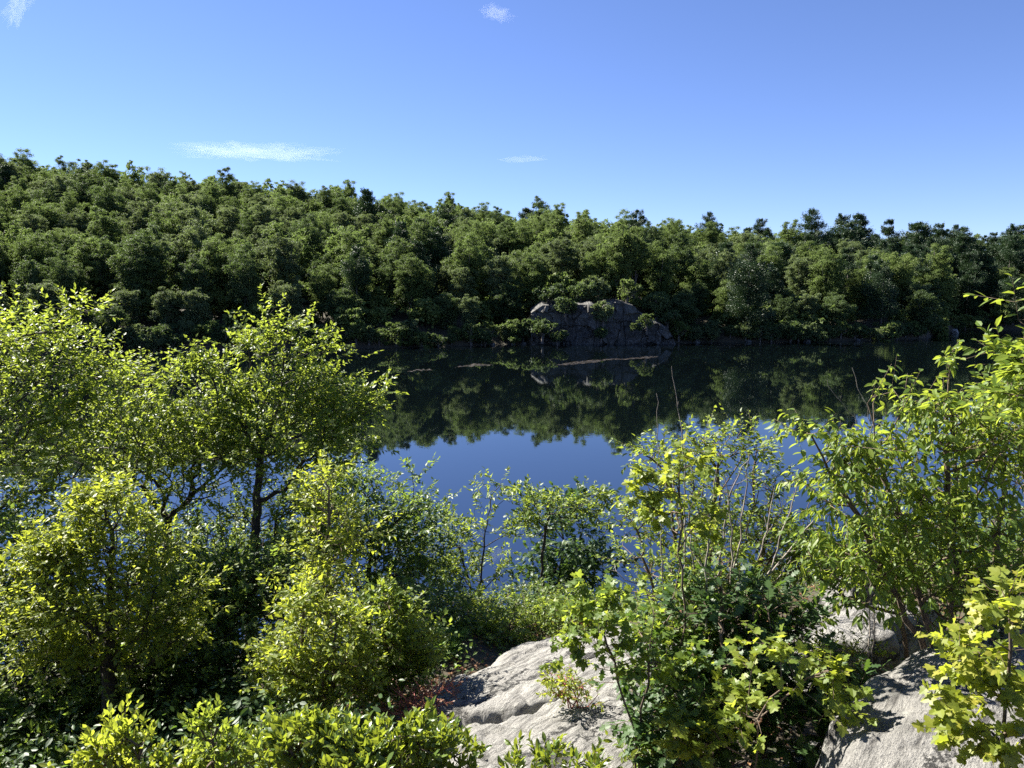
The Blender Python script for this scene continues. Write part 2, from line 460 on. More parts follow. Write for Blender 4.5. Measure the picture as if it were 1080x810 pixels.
def slab(name, label, ctrl, depth=0.7, bulge=0.07, seed=0, res=0.025, rough=0.028, ledge=0.035, group=None):
    """bedrock slab: ctrl = pixel/depth points round its rim"""
    P = np.array([at(*c) for c in ctrl])
    A = np.c_[P[:, 0], P[:, 1], np.ones(len(P))]
    co = np.linalg.lstsq(A, P[:, 2], rcond=None)[0]
    poly = [(p[0], p[1]) for p in P]
    pad = 0.5
    xs = np.arange(P[:, 0].min() - pad, P[:, 0].max() + pad, res)
    ys = np.arange(P[:, 1].min() - pad, P[:, 1].max() + pad, res)
    X, Y = np.meshgrid(xs, ys)
    sd = pt_seg_sd(X + 0.10 * fbm(X * 2.2, Y * 2.2, seed=seed + 3), Y + 0.10 * fbm(X * 2.2, Y * 2.2, seed=seed + 4), poly)
    # plane through the rim, IDW correction so the rim points are met
    w = 1.0 / ((X[..., None] - P[:, 0]) ** 2 + (Y[..., None] - P[:, 1]) ** 2 + 0.15)
    res_ = P[:, 2] - A @ co
    Z = co[0] * X + co[1] * Y + co[2] + (w * res_).sum(-1) / w.sum(-1)
    ins = np.clip(-sd, 0, 2)
    Z = Z + bulge * (1 - np.exp(-ins * 2.5))
    # exfoliation ledges running with the foliation, plus roughness
    s = (X * 0.75 + Y * 0.65) * 1.5 + 0.9 * fbm(X * 0.9, Y * 0.9, seed=seed + 7)
    saw = s - np.floor(s)
    u_, v_ = X * 0.75 + Y * 0.65, X * 0.65 - Y * 0.75
    grain = 1 - np.abs(fbm(u_ * 3.4, v_ * 0.8, seed=seed + 9, octaves=5, gain=0.6))
    crack = np.maximum(0, 1 - np.abs(fbm(u_ * 1.1, v_ * 0.35, seed=seed + 13, octaves=3)) / 0.05)
    Z = Z + ledge * (smooth(saw / 0.9) - smooth((saw - 0.92) / 0.05)) + 0.6 * rough * fbm(X * 1.8, Y * 1.8, seed=seed, octaves=7, gain=0.6) + 0.6 * rough * grain - 0.022 * crack
    out = np.clip(sd + 0.04, 0, 2)
    Z = Z - np.minimum(depth, 4.5 * out ** 1.3 + 0.35 * out) - 0.05 * np.exp(-ins * 9)
    v = np.stack([X, Y, Z], -1).reshape(-1, 3)
    f = grid_faces(len(xs), len(ys))
    keep = (sd.reshape(-1)[f] < 0.42).any(1)
    f = f[keep]
    used = np.unique(f); remap = np.full(len(v), -1); remap[used] = np.arange(len(used))
    o = link(name, mesh_np(name, v[used], remap[f], M['rock'], smooth_shade=True))
    tag(o, label, "rock", group)
    SLABS.append(poly)
    return o

slab("rock_slab", "pale cracked granite slab sloping from the red twigs up to the leafy thicket",
     [(404, 758, 6.2), (452, 724, 6.8), (515, 698, 7.4), (578, 670, 8.0), (650, 660, 8.0), (735, 680, 7.0), (720, 730, 5.8), (640, 730, 5.85), (560, 742, 5.7), (490, 755, 5.75), (425, 772, 5.8)], seed=11, bulge=0.05)
slab("rock_slab", "lower pale slab below the crack, beside the laurel bushes",
     [(440, 790, 5.3), (510, 760, 5.62), (585, 737, 5.78), (650, 728, 5.95), (700, 760, 5.2), (690, 840, 4.3), (560, 860, 4.2), (455, 840, 4.5)], seed=23, bulge=0.06)
slab("rock_slab", "small sunlit slab showing between the right shrub and the oak scrub",
     [(850, 668, 6.3), (880, 645, 6.8), (925, 638, 7.0), (985, 630, 7.1), (970, 655, 6.3), (920, 672, 5.9), (870, 682, 5.9)], seed=37, rough=0.03, ledge=0.03)
slab("rock_slab", "big ridged granite outcrop in the lower right corner beside the yellow sapling",
     [(868, 786, 3.75), (900, 742, 4.05), (928, 706, 4.3), (985, 672, 4.55), (1040, 646, 4.75), (1150, 632, 4.8), (1180, 760, 3.6), (1080, 850, 2.9), (960, 830, 3.1), (890, 812, 3.4)], seed=41, bulge=0.16, ledge=0.06, rough=0.04)
slab("rock_slab", "flat grey slab end at the bottom edge under the ridged outcrop",
     [(840, 812, 3.15), (900, 803, 3.2), (955, 812, 3.1), (960, 850, 2.8), (840, 850, 2.8)], seed=53, bulge=0.03, ledge=0.02, rough=0.02)
slab("rock_slab", "dark shaded rock half hidden by the drooping right shrub",
     [(872, 606, 7.6), (900, 588, 7.9), (930, 590, 7.9), (935, 612, 7.4), (895, 618, 7.2)], seed=61, bulge=0.2, ledge=0.02)

build_terrain()

def boulder(name, label, loc, size, seed, mat, group=None, sub=4, cat="rock", rz=0.0, cuts=14):
    import bmesh
    bm = bmesh.new()
    bmesh.ops.create_icosphere(bm, subdivisions=sub, radius=1.0)
    v = np.array([q.co[:] for q in bm.verts])
    rng = np.random.default_rng(seed)
    for k in range(cuts):
        nrm = rng.normal(size=3); nrm /= np.linalg.norm(nrm)
        d = rng.uniform(0.55, 0.85)
        over = np.maximum(0, v @ nrm - d)
        v = v - over[:, None] * nrm * 0.95
    v = v * (1 + 0.06 * fbm(v[:, 0] * 2.5, v[:, 1] * 2.5, v[:, 2] * 2.5, seed=seed, octaves=4)[:, None])
    v = v * np.array(size)
    faces = np.array([[w.index for w in f.verts] for f in bm.faces])
    bm.free()
    o = link(name, mesh_np(name, v, faces, mat, smooth_shade=False))
    o.location = loc; o.rotation_euler = (0, 0, rz)
    return tag(o, label, cat, group)

def cliff():
    """rock face at the far shore: a sheet of fractured blocks with a capped top and back"""
    px0, px1 = 560, 712
    top = [(560, 330), (572, 322), (600, 322), (622, 321), (634, 325), (640, 320), (655, 319), (668, 322), (676, 331), (690, 339), (703, 346), (712, 362)]
    n, mrows = 150, 56
    us = np.linspace(px0, px1, n)
    topy = np.interp(us, [t[0] for t in top], [t[1] for t in top])
    rows = []
    rng = np.random.default_rng(4)
    for j in range(mrows):
        s = j / (mrows - 1)
        pts = []
        for i, u in enumerate(us):
            base = at_water(u, 363.5); Y0 = base[1]
            p_top = at(u, topy[i], Y0 + 3.0)
            zt = p_top[2]
            z = -0.8 + (zt + 0.8) * s
            x = base[0] * (Y0 + 2) / Y0
            pts.append((x, Y0, z))
        rows.append(pts)
    P = np.array(rows)
    X, Y, Z = P[..., 0], P[..., 1], P[..., 2]
    # blocky relief: cells stepped in depth
    cx = X / 4.2 + 0.35 * fbm(X / 3, Z / 3, seed=3); cz = Z / 2.6 + 0.5 * fbm(X / 4, Z / 4, seed=8) + 0.22 * X / 4
    cell = _hash(np.floor(cx).astype(np.int64), np.floor(cz).astype(np.int64), np.zeros_like(cx, dtype=np.int64), 77)
    edge = np.minimum.reduce([cx - np.floor(cx), np.ceil(cx) - cx, cz - np.floor(cz), np.ceil(cz) - cz])
    rel = -1.9 * cell + 0.5 * smooth(0.12 - edge + 0.06) * 1.0
    lean = 0.2 * Z
    big = 2.2 * fbm(X / 9, Z / 14, seed=21, octaves=2)
    Yn = Y + 1.5 + lean + rel + big + 0.35 * fbm(X / 1.2, Z / 1.2, seed=31, octaves=4)
    top_r = np.stack([X[-1], Yn[-1] + 2.5, Z[-1] + 0.4 + 0.3 * fbm(X[-1] / 2, X[-1] / 3, seed=6)], -1)
    back_t = np.stack([X[-1], Yn[-1] + 9.0, Z[-1] + 0.9], -1)
    back_b = np.stack([X[-1], Yn[-1] + 9.0, 0 * X[-1] - 0.8], -1)
    V = np.concatenate([np.stack([X, Yn, Z], -1), top_r[None], back_t[None], back_b[None]], 0)
    f = grid_faces(n, V.shape[0])
    o = link("rock_cliff", mesh_np("rock_cliff", V.reshape(-1, 3), f, M['cliff'], smooth_shade=False))
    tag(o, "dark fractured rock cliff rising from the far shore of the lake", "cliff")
cliff()
def wloc(px_, py_, dz=0.0, dy=0.0):
    p = at_water(px_, py_)
    return (p[0] * (1 + dy / p[1]), p[1] + dy, dz)
boulder("shore_boulder", "pale low boulder at the water's edge, right foot of the cliff", wloc(692, 361.5, 0.6, -1.0), (3.6, 2.4, 2.3), 5, M['rock'], sub=5)
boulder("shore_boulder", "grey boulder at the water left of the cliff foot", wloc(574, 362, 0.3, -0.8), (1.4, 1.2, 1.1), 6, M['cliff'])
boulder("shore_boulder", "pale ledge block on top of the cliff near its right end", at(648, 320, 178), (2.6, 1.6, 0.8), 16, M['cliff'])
boulder("water_rock", "grey rock in the water off the leafy point of the far shore", wloc(920, 355.5, 0.2, 0), (2.6, 1.6, 0.9), 7, M['rock'])
boulder("water_rock", "flat rock in the cove, the middle one of three", wloc(963, 350.5, 0.1, 0), (3.0, 1.6, 0.8), 8, M['rock'])
boulder("water_rock", "small pale rock in the cove, rightmost of three", wloc(1007, 351.5, 0.25, 0), (1.1, 1.0, 1.1), 9, M['rock'])
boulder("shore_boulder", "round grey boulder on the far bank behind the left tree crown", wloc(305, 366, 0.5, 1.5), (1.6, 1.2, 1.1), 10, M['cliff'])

# ------------------------------------------------------------------ leaf templates: (along, across, up)
def tmpl_fan(outline, centre, droop=0.12, fold=0.12):
    v = [(centre, 0, 0)] + [(a, b, fold * abs(b) - droop * a * a) for a, b in outline]
    n = len(outline)
    return np.array(v, float), [(0, i + 1, (i + 1) % n + 1) for i in range(n)]
T = {}
T['diamond'] = (np.array([(0, 0, 0), (.42, -.27, .07), (1, 0, -.06), (.42, .27, .07)], float), [(0, 1, 2), (0, 2, 3)])
T['ell'] = (np.array([(0, 0, 0), (.22, -.2, .05), (.6, -.24, .03), (1, 0, -.12), (.6, .24, .03), (.22, .2, .05), (.45, 0, -.02)], float),
            [(0, 1, 6), (1, 2, 6), (2, 3, 6), (3, 4, 6), (4, 5, 6), (5, 0, 6)])
T['lance'] = (np.array([(0, 0, 0), (.2, -.15, .05), (.5, -.2, .02), (.78, -.12, -.08), (1, 0, -.24), (.78, .12, -.08), (.5, .2, .02), (.2, .15, .05), (.35, 0, 0), (.68, 0, -.09)], float),
              [(0, 1, 8), (1, 2, 8), (2, 9, 8), (2, 3, 9), (3, 4, 9), (4, 5, 9), (5, 6, 9), (6, 8, 9), (6, 7, 8), (7, 0, 8)])
T['maple'] = tmpl_fan([(0, 0), (.05, -.2), (-.02, -.42), (.28, -.36), (.42, -.56), (.55, -.5), (.56, -.24), (.78, -.22), (1.0, 0), (.78, .22), (.56, .24), (.55, .5), (.42, .56), (.28, .36), (-.02, .42), (.05, .2)], .3)
T['oak'] = tmpl_fan([(0, 0), (.18, -.1), (.26, -.24), (.34, -.12), (.46, -.34), (.56, -.15), (.7, -.32), (.78, -.12), (.92, -.16), (1.0, 0), (.92, .16), (.78, .12), (.7, .32), (.56, .15), (.46, .34), (.34, .12), (.26, .24), (.18, .1)], .5)
T['needle'] = (np.array([(0, -.02, 0), (1, 0, 0), (0, .02, 0)], float), [(0, 1, 2)])

def norm(v):
    return v / (np.linalg.norm(v, axis=-1, keepdims=True) + 1e-9)

def leaves_mesh(name, P, D, N, S, shape, mat, rng, curl=0.0, width=1.0, tone=None):
    tv, tf = T[shape]
    tv = tv * np.array((1, width, 1))
    D = norm(D); N = norm(N - (N * D).sum(-1, keepdims=True) * D); X = np.cross(D, N)
    n, k = len(P), len(tv)
    up = tv[None, :, 2] * (1 + curl * rng.normal(size=(n, 1)))
    V = P[:, None] + S[:, None, None] * (tv[None, :, 0, None] * D[:, None] + tv[None, :, 1, None] * X[:, None] + up[..., None] * N[:, None])
    Fc = (np.array(tf)[None] + (np.arange(n) * k)[:, None, None]).reshape(-1, 3)
    val = rng.beta(2.0, 2.0, n)
    if tone is not None: val = 0.5 * val + 0.5 * tone
    val = np.where(rng.random(n) < 0.012, 1.0, val)
    rnd = np.repeat(np.clip(val, 0, 1), len(tf))
    return mesh_np(name, V.reshape(-1, 3), Fc, mat, rnd=rnd)

# ------------------------------------------------------------------ branching plants
def tubes(name, pos, par, rad, mat, sides=6):
    """tube network: node i hangs on par[i]"""
    V, Fq = [], []
    n = len(pos)
    main = {}
    for i in range(n):
        p = par[i]
        if p >= 0 and (p not in main or rad[i] > rad[main[p]]):
            main[p] = i
    ring = {}
    ang = np.arange(sides) * 2 * math.pi / sides
    ca, sa = np.cos(ang)[:, None], np.sin(ang)[:, None]
    cnt = 0
    def mk(c, d, r):
        nonlocal cnt
        d = d / (np.linalg.norm(d) + 1e-9)
        h = np.array((1., 0, 0)) if abs(d[0]) < 0.8 else np.array((0, 1., 0))
        a = np.cross(d, h); a /= np.linalg.norm(a); b = np.cross(d, a)
        V.append(c + r * (ca * a + sa * b)); k = cnt; cnt += sides
        return k
    for i in range(n):
        p = par[i]
        if p < 0: continue
        d = pos[i] - pos[p]
        if p in ring and main.get(p) == i:
            r0 = ring[p]
        else:
            r0 = mk(pos[p] - d * 0.02, d, min(rad[p], rad[i] * 1.25))
        r1 = mk(pos[i], d, rad[i])
        ring[i] = r1
        for s in range(sides):
            t = (s + 1) % sides
            Fq.append((r0 + s, r0 + t, r1 + t, r1 + s))
    return mesh_np(name, np.concatenate(V), np.array(Fq), mat, smooth_shade=True)

def poly_nodes(pts, step):
    pts = np.array(pts, float); out = [pts[0]]
    for a, b in zip(pts[:-1], pts[1:]):
        L = np.linalg.norm(b - a); k = max(1, int(L / step))
        for j in range(1, k + 1):
            out.append(a + (b - a) * j / k)
    return np.array(out)

def ellipsoid_pts(blobs, n, rng, shell=0.5, spray=0.75, shoots=0.07):
    """blobs: (px, py, rx, ry, Y) -> n points: flattened sprays, loose twigs between them and shoots standing out of the top"""
    w = np.array([b[2] * b[3] * (b[5] if len(b) > 5 else 1.0) for b in blobs], float); w /= w.sum()
    def dims(b):
        m = b[4] / F
        return np.array((b[2] * m, 0.53 * (b[2] + b[3]) * m, b[3] * m))
    def inside(k):
        b = blobs[k]
        d = rng.normal(size=3); d /= np.linalg.norm(d)
        r = rng.random() ** (1 / 3.0 if rng.random() > shell else 1 / 8.0)
        return at(b[0], b[1], b[4]) + d * r * dims(b), d
    out = []
    ns = int(n * shoots / 4)
    for k in rng.choice(len(blobs), ns, p=w):
        b = blobs[k]; D = dims(b)
        d = rng.normal(size=3); d[2] = abs(d[2]) * 0.9 + 0.1; d /= np.linalg.norm(d)
        c = at(b[0], b[1], b[4]); L = min(0.55 * D.max(), 0.5) * rng.uniform(0.5, 1.2)
        ed = norm(d * D); ed = norm(ed + np.array((0, 0, 0.35)) + rng.normal(size=3) * 0.25)
        for t in (0.0, 0.33, 0.66, 1.0):
            out.append(c + d * D * 0.95 + ed * L * t)
    nc = max(3, int(n * spray / 9))
    for k in rng.choice(len(blobs), nc, p=w):
        p, d = inside(k); D = dims(blobs[k])
        h = min(0.30 * D.max(), 0.34)
        for j in range(9):
            g = rng.normal(size=3)
            out.append(p + g * np.array((h, h, h * 0.34)))
    for k in rng.choice(len(blobs), max(0, n - len(out)), p=w):
        out.append(inside(k)[0])
    return np.array(out)

COUNT = {'leaves': 0}
DENS = 1.6
def plant(name, label, cat, stems, blobs, n, leaf, mat, size, per=12, twig=0.30, r_tip=0.0022, r_max=0.09, bark='bark_dark',
          seed=0, alpha=0.35, flat=0.6, droop=0.2, up=0.3, parts=("trunk", "crown"), group=None, width=1.0, shell=0.5, sides=6, jitter=0.10, mode='alt'):
    rng = np.random.default_rng(seed + 1000)
    n = int(n * DENS)
    stem_pts = []
    for s in stems:
        pts = [at(*q) for q in s]
        b = pts[0].copy(); b[2] = float(gz(b[0], b[1])) - 0.08
        if pts[0][2] > b[2] + 0.15:
            pts = [b] + pts
        else:
            pts[0] = b
        stem_pts.append(pts)
    origin = np.array(stem_pts[0][0])
    nodes, par = [], []
    for pts in stem_pts:
        q = poly_nodes(pts, 0.12)
        q[1:-1] += rng.normal(size=(len(q) - 2, 3)) * 0.012 if len(q) > 2 else 0
        base = len(nodes)
        for j, p in enumerate(q):
            nodes.append(p); par.append(-1 if j == 0 else base + j - 1)
    ntr = len(nodes)
    pts = ellipsoid_pts(blobs, n, rng, shell)
    n = len(pts)
    pts[:, 2] = np.maximum(pts[:, 2], gz(pts[:, 0], pts[:, 1]) + 0.04)
    cap = ntr + n * 9
    NP = np.zeros((cap, 3)); NP[:ntr] = nodes
    PL = np.zeros(cap)
    for i in range(ntr):
        if par[i] >= 0: PL[i] = PL[par[i]] + np.linalg.norm(NP[i] - NP[par[i]])
    d0 = np.linalg.norm(pts[:, None] - NP[None, :ntr], axis=2).min(1)
    pts = pts[np.argsort(d0)]
    cnt = ntr
    # lower part of a stem takes no branches
    low = np.zeros(cap)
    low[:ntr] = [1.5 if (NP[i][2] - origin[2]) < 0.15 * max(0.3, NP[:ntr, 2].max() - origin[2]) else 0 for i in range(ntr)]
    tips = []
    for p in pts:
        dv = p - NP[:cnt]
        dist = np.linalg.norm(dv, axis=1)
        back = np.maximum(0, -dv[:, 2])                       # branches rise rather than fall
        k = int(np.argmin(dist + alpha * PL[:cnt] + 0.35 * back + low[:cnt]))
        L = dist[k]
        seg = max(1, min(8, int(L / 0.16)))
        prev = k
        a = NP[k].copy()
        bow = np.array((0, 0, 1.0)) * (-0.10 * L) + rng.normal(size=3) * jitter * L * 0.6
        for j in range(1, seg + 1):
            t = j / seg
            q = a + (p - a) * t + bow * 4 * t * (1 - t) * 0.6
            NP[cnt] = q; par.append(prev)
            PL[cnt] = PL[prev] + L / seg
            prev = cnt; cnt += 1
        tips.append(prev)
    NP = NP[:cnt]; par = np.array(par)
    load = np.zeros(cnt); load[tips] = 1
    for i in range(cnt - 1, -1, -1):
        if par[i] >= 0 and par[i] < i: load[par[i]] += load[i]
    load = np.maximum(load, 0.6)
    rad = np.minimum(r_tip * load ** 0.47, r_max)
    for i in range(cnt):                                       # taper never grows outward
        if par[i] >= 0: rad[i] = min(rad[i], rad[par[i]])
    # leafy twigs at the tips
    tips = np.array(tips)
    tp = NP[tips]; tdir = norm(tp - NP[par[tips]])
    ntw = len(tips)
    tdir = norm(tdir + rng.normal(size=(ntw, 3)) * 0.45 + np.array((0, 0, up)))
    tl = twig * rng.uniform(0.5, 1.3, ntw)
    tend = tp + tdir * tl[:, None]
    NP2 = np.concatenate([NP, tend]); par2 = np.concatenate([par, tips]); rad2 = np.concatenate([rad, np.full(ntw, r_tip * 0.55)])
    t = np.tile((np.arange(per) + 0.5) / per, ntw) ** 0.85
    t = np.clip(t + rng.normal(size=t.shape) * 0.03, 0.02, 1)
    I = np.repeat(np.arange(ntw), per)
    side = np.where(np.tile(np.arange(per), ntw) % 2 == 0, 1.0, -1.0)
    ax = tdir[I]
    upv = norm(np.array((0, 0, 1.0)) + rng.normal(size=(ntw, 3)) * 0.35)[I]
    lat = norm(np.cross(ax, upv)) * side[:, None]
    if mode == 'whorl':
        phi = rng.uniform(0, 2 * math.pi, len(I))
        b1 = norm(np.cross(ax, upv)); b2 = np.cross(ax, b1)
        lat = b1 * np.cos(phi)[:, None] + b2 * np.sin(phi)[:, None]
    fw = 0.35 + 0.55 * t[:, None]
    D = norm(lat * (1 - 0.45 * t[:, None]) + ax * fw + rng.normal(size=(len(I), 3)) * 0.28 + np.array((0, 0, -droop)))
    N = norm(np.array((0, 0, 1.0)) * flat + upv * 0.4 + rng.normal(size=(len(I), 3)) * (1 - flat) * 0.95 - D * 0.05)
    S = size * rng.uniform(0.5, 1.25, len(I)) * (1.05 - 0.25 * np.abs(t - 0.5))
    P = tp[I] + ax * (tl[I] * t)[:, None]
    COUNT['leaves'] += len(I)
    root = thing(name, label, cat, tuple(origin), group)
    off = origin[None]
    st = link(parts[0], tubes(parts[0], NP2 - off, par2, rad2, M[bark], sides), root)
    cr = link(parts[1], leaves_mesh(parts[1], P - off, D, N, S, leaf, M[mat], rng, 0.5, width, rng.beta(1.6, 1.6, ntw)[I]), root)
    return root

SH = ("stem", "foliage")

# ------------------------------------------------------------------ far forest
def far_broadleaf(seed, H=13.0, W=5.0, mat='far1', n_clump=58, per=220, q=0.25, trunk0=0.16, lean=0.0, squash=0.6, narrow=1.0):
    rng = np.random.default_rng(seed)
    zc = H * (1 + trunk0) / 2; rz = H * (1 - trunk0) / 2
    c, cr = [], []
    while len(c) < n_clump:
        d = rng.normal(size=3); d[2] += 0.15; d /= np.linalg.norm(d)
        r = rng.uniform(0.4, 0.97)
        p = d * r * np.array((W * narrow, W * narrow, rz)) * min(1.05, 1 + 0.18 * rng.normal()) * (1 + 0.34 * float(fbm(d[0] * 1.7, d[1] * 1.7, d[2] * 1.7, seed=seed, octaves=2)))
        c.append(p + np.array((lean * p[2], 0, zc))); cr.append(rng.uniform(0.5, 1.35) * W * 0.215)
    c = np.array(c); cr = np.array(cr)
    I = np.repeat(np.arange(n_clump), per)
    d = rng.normal(size=(len(I), 3)); d[:, 2] += 0.55; d = norm(d)
    rr = rng.uniform(0.3, 1.25, len(I))[:, None]
    P = c[I] + d * rr * cr[I][:, None] * np.array((1, 1, squash))
    fill = rng.random(len(I)) < 0.16                        # leaves between the sprays
    e = rng.normal(size=(len(I), 3)); e = norm(e); e = e * (rng.random((len(I), 1)) ** 0.5) * 0.86 * (1 + 0.34 * fbm(e[:, 0] * 1.7, e[:, 1] * 1.7, e[:, 2] * 1.7, seed=seed, octaves=2))[:, None]
    e = e * np.array((W * narrow, W * narrow, rz)) * 0.97 + np.array((0, 0, zc)); e[:, 0] += lean * e[:, 2]
    P[fill] = e[fill]
    N = norm(d * 0.55 + np.array((0, 0, 0.55)) + rng.normal(size=d.shape) * 0.5)
    D = norm(rng.normal(size=d.shape) + np.array((0, 0, -0.25)))
    S = q * rng.uniform(0.6, 1.5, len(I))
    crown = leaves_mesh("crown", P, D, N, S, 'diamond', M[mat], rng, 0.5, 1.5)
    # per-clump tone so that crowns show lighter and darker sprays
    tone = np.clip(rng.normal(0.5, 0.17, n_clump), 0, 1)
    a = crown.attributes['rnd']
    vals = np.repeat(np.clip(0.55 * tone[I] + 0.45 * rng.random(len(I)), 0, 1), 2)
    if len(a.data) == len(vals): a.data.foreach_set('value', vals.astype(np.float32))
    # trunk and main limbs
    pos = [np.array((0, 0, -0.8)), np.array((0.1, 0, H * 0.2)), np.array((0.15 + lean * 1.0, 0.1, H * 0.45)), np.array((0.1 + lean * 2, 0, H * 0.75))]
    par = [-1, 0, 1, 2]; rad = [0.26, 0.21, 0.16, 0.07]
    for k in rng.choice(n_clump, 12, replace=False):
        b = 1 if rng.random() < 0.4 else 2
        mid = pos[b] * 0.5 + c[k] * 0.5 + np.array((0, 0, -0.3))
        pos.append(mid); par.append(b); rad.append(0.085)
        pos.append(c[k]); par.append(len(pos) - 2); rad.append(0.04)
    trunk = tubes("trunk", np.array(pos), par, rad, M['bark_far'], 6)
    return trunk, crown

def far_pine(seed, H=17.0, W=3.8, whorls=15, mat='farpine', z0=0.2, open_=0.5, q=0.30):
    rng = np.random.default_rng(seed)
    P, Dn, Nn, S = [], [], [], []
    pos = [np.array((0, 0, -0.8)), np.array((0, 0, H * 0.5)), np.array((0, 0, H))]; par = [-1, 0, 1]; rad = [0.26, 0.17, 0.03]
    lx, ly = rng.normal(size=2) * 0.03
    for w in range(whorls):
        s = min(1, max(0, (w + rng.normal() * 0.35) / (whorls - 1)))
        z = H * (z0 + (0.985 - z0) * s)
        R_ = W * (1 - s) ** 0.55 * rng.uniform(0.45, 1.25) + 0.6
        nb = max(3, int(rng.integers(4, 7)))
        ph = rng.uniform(0, 6.28)
        for b in range(nb):
            if rng.random() < open_ * 0.35: continue
            a = ph + b * 6.283 / nb + rng.normal() * 0.25
            L = R_ * rng.uniform(0.65, 1.15)
            tipz = z + L * rng.uniform(-0.05, 0.55)
            tip = np.array((math.cos(a) * L, math.sin(a) * L, tipz))
            root = np.array((0, 0, z - 0.1))
            pos.append(root); par.append(1 if z < H * 0.5 else 1); rad.append(0.02)
            par[-1] = -1
            pos.append(tip); par.append(len(pos) - 2); rad.append(0.02); rad[-2] = 0.05
            k = int(70 + 120 * L)
            t = rng.uniform(0.22, 1.05, k)
            spread = 0.34 * L * (0.35 + 0.65 * np.sin(np.clip(t, 0, 1) * 2.6))
            lat = np.array((-math.sin(a), math.cos(a), 0))
            q_ = root + (tip - root) * t[:, None] + lat * (rng.normal(size=k) * spread * 0.8)[:, None]
            q_[:, 2] += rng.normal(size=k) * (0.2 + 0.07 * L) + 0.1
            q_[:, 0] += lx * q_[:, 2]; q_[:, 1] += ly * q_[:, 2]
            P.append(q_)
            d = lat * rng.normal(size=(k, 1)) * 0.9 + norm((tip - root)[None]) + rng.normal(size=(k, 3)) * 0.3 + np.array((0, 0, 0.25))
            Dn.append(d); Nn.append(np.array((0, 0, 1.0)) + rng.normal(size=(k, 3)) * 0.55)
            S.append(q * rng.uniform(0.7, 1.5, k))
    crown = leaves_mesh("crown", np.concatenate(P), np.concatenate(Dn), np.concatenate(Nn), np.concatenate(S), 'diamond', M[mat], rng, 0.3, 0.9)
    return tubes("trunk", np.array(pos), par, rad, M['bark_far'], 5), crown

BROAD = [far_broadleaf(1, 18.0, 4.8, 'far1', 130), far_broadleaf(2, 16.5, 5.4, 'far1', 150), far_broadleaf(3, 17.5, 4.3, 'far2', 125),
         far_broadleaf(4, 19.5, 4.4, 'far3', 130), far_broadleaf(5, 17.0, 4.6, 'far2', 130, lean=0.08), far_broadleaf(6, 17.0, 5.0, 'far1', 150),
         far_broadleaf(7, 15.5, 4.0, 'far3', 110), far_broadleaf(8, 19.0, 4.0, 'far1', 100, trunk0=0.32)]
SKIRT = [far_broadleaf(11, 12.5, 4.8, 'far3', 120, trunk0=0.04), far_broadleaf(12, 11.0, 4.4, 'far3', 110, trunk0=0.03), far_broadleaf(13, 13.5, 4.3, 'far2', 120, trunk0=0.05)]  # mostly dark foliage: shade of the lowest row put into the leaf colour
PINES = [far_pine(21, 18.0, 5.0), far_pine(22, 16.0, 4.6, 12, open_=0.9), far_pine(23, 17.0, 4.4, 18, open_=0.2), far_pine(24, 19.0, 4.8, 14, open_=0.9), far_pine(25, 15.0, 5.2, 13, open_=0.5)]
BUSH = [far_broadleaf(31, 4.2, 2.6, 'far3', 22, 170, 0.26, 0.05), far_broadleaf(32, 3.4, 2.4, 'far3', 18, 170, 0.26, 0.05),  # darker leaf colour here paints in the shade along the waterline
        far_broadleaf(33, 5.2, 2.4, 'far2', 26, 170, 0.26, 0.08), far_broadleaf(34, 4.5, 2.2, 'far1', 22, 170, 0.24, 0.05)]
for i, b in enumerate(BUSH):
    b[0].name = "stem"; b[1].name = "foliage"

SAW_GROUPS = {'b': "trees on the far hill", 'p': "pines on the far hill", 's': "bushes along the far shore"}
def far_copy(kind, meshes, x, y, scale, rz, label, sq=1.0):
    nm, cat, a, b = {'b': ("broadleaf_tree", "tree", "trunk", "crown"), 'p': ("pine_tree", "pine tree", "trunk", "crown"),
                     's': ("shore_bush", "bush", "stem", "foliage")}[kind]
    z = float(gz(x, y)) - 0.2
    r = thing(nm, label, cat, (x, y, z), SAW_GROUPS[kind], rz)
    r.scale = (scale, scale, scale * sq)
    link(a, meshes[0], r); link(b, meshes[1], r)
    return r

def zone_words(px_, s):
    row = "at the water's edge" if s < 0.16 else ("low on the slope" if s < 0.42 else ("high on the slope" if s < 0.8 else "on the skyline"))
    if px_ < 200: col = "at the far left of the hill"
    elif px_ < 420: col = "above the tall left foreground tree"
    elif px_ < 560: col = "just left of the cliff"
    elif px_ < 715: col = "above the cliff"
    elif px_ < 850: col = "just right of the cliff"
    elif px_ < 985: col = "on the leafy point before the cove"
    else: col = "round the cove at the right"
    return row, col

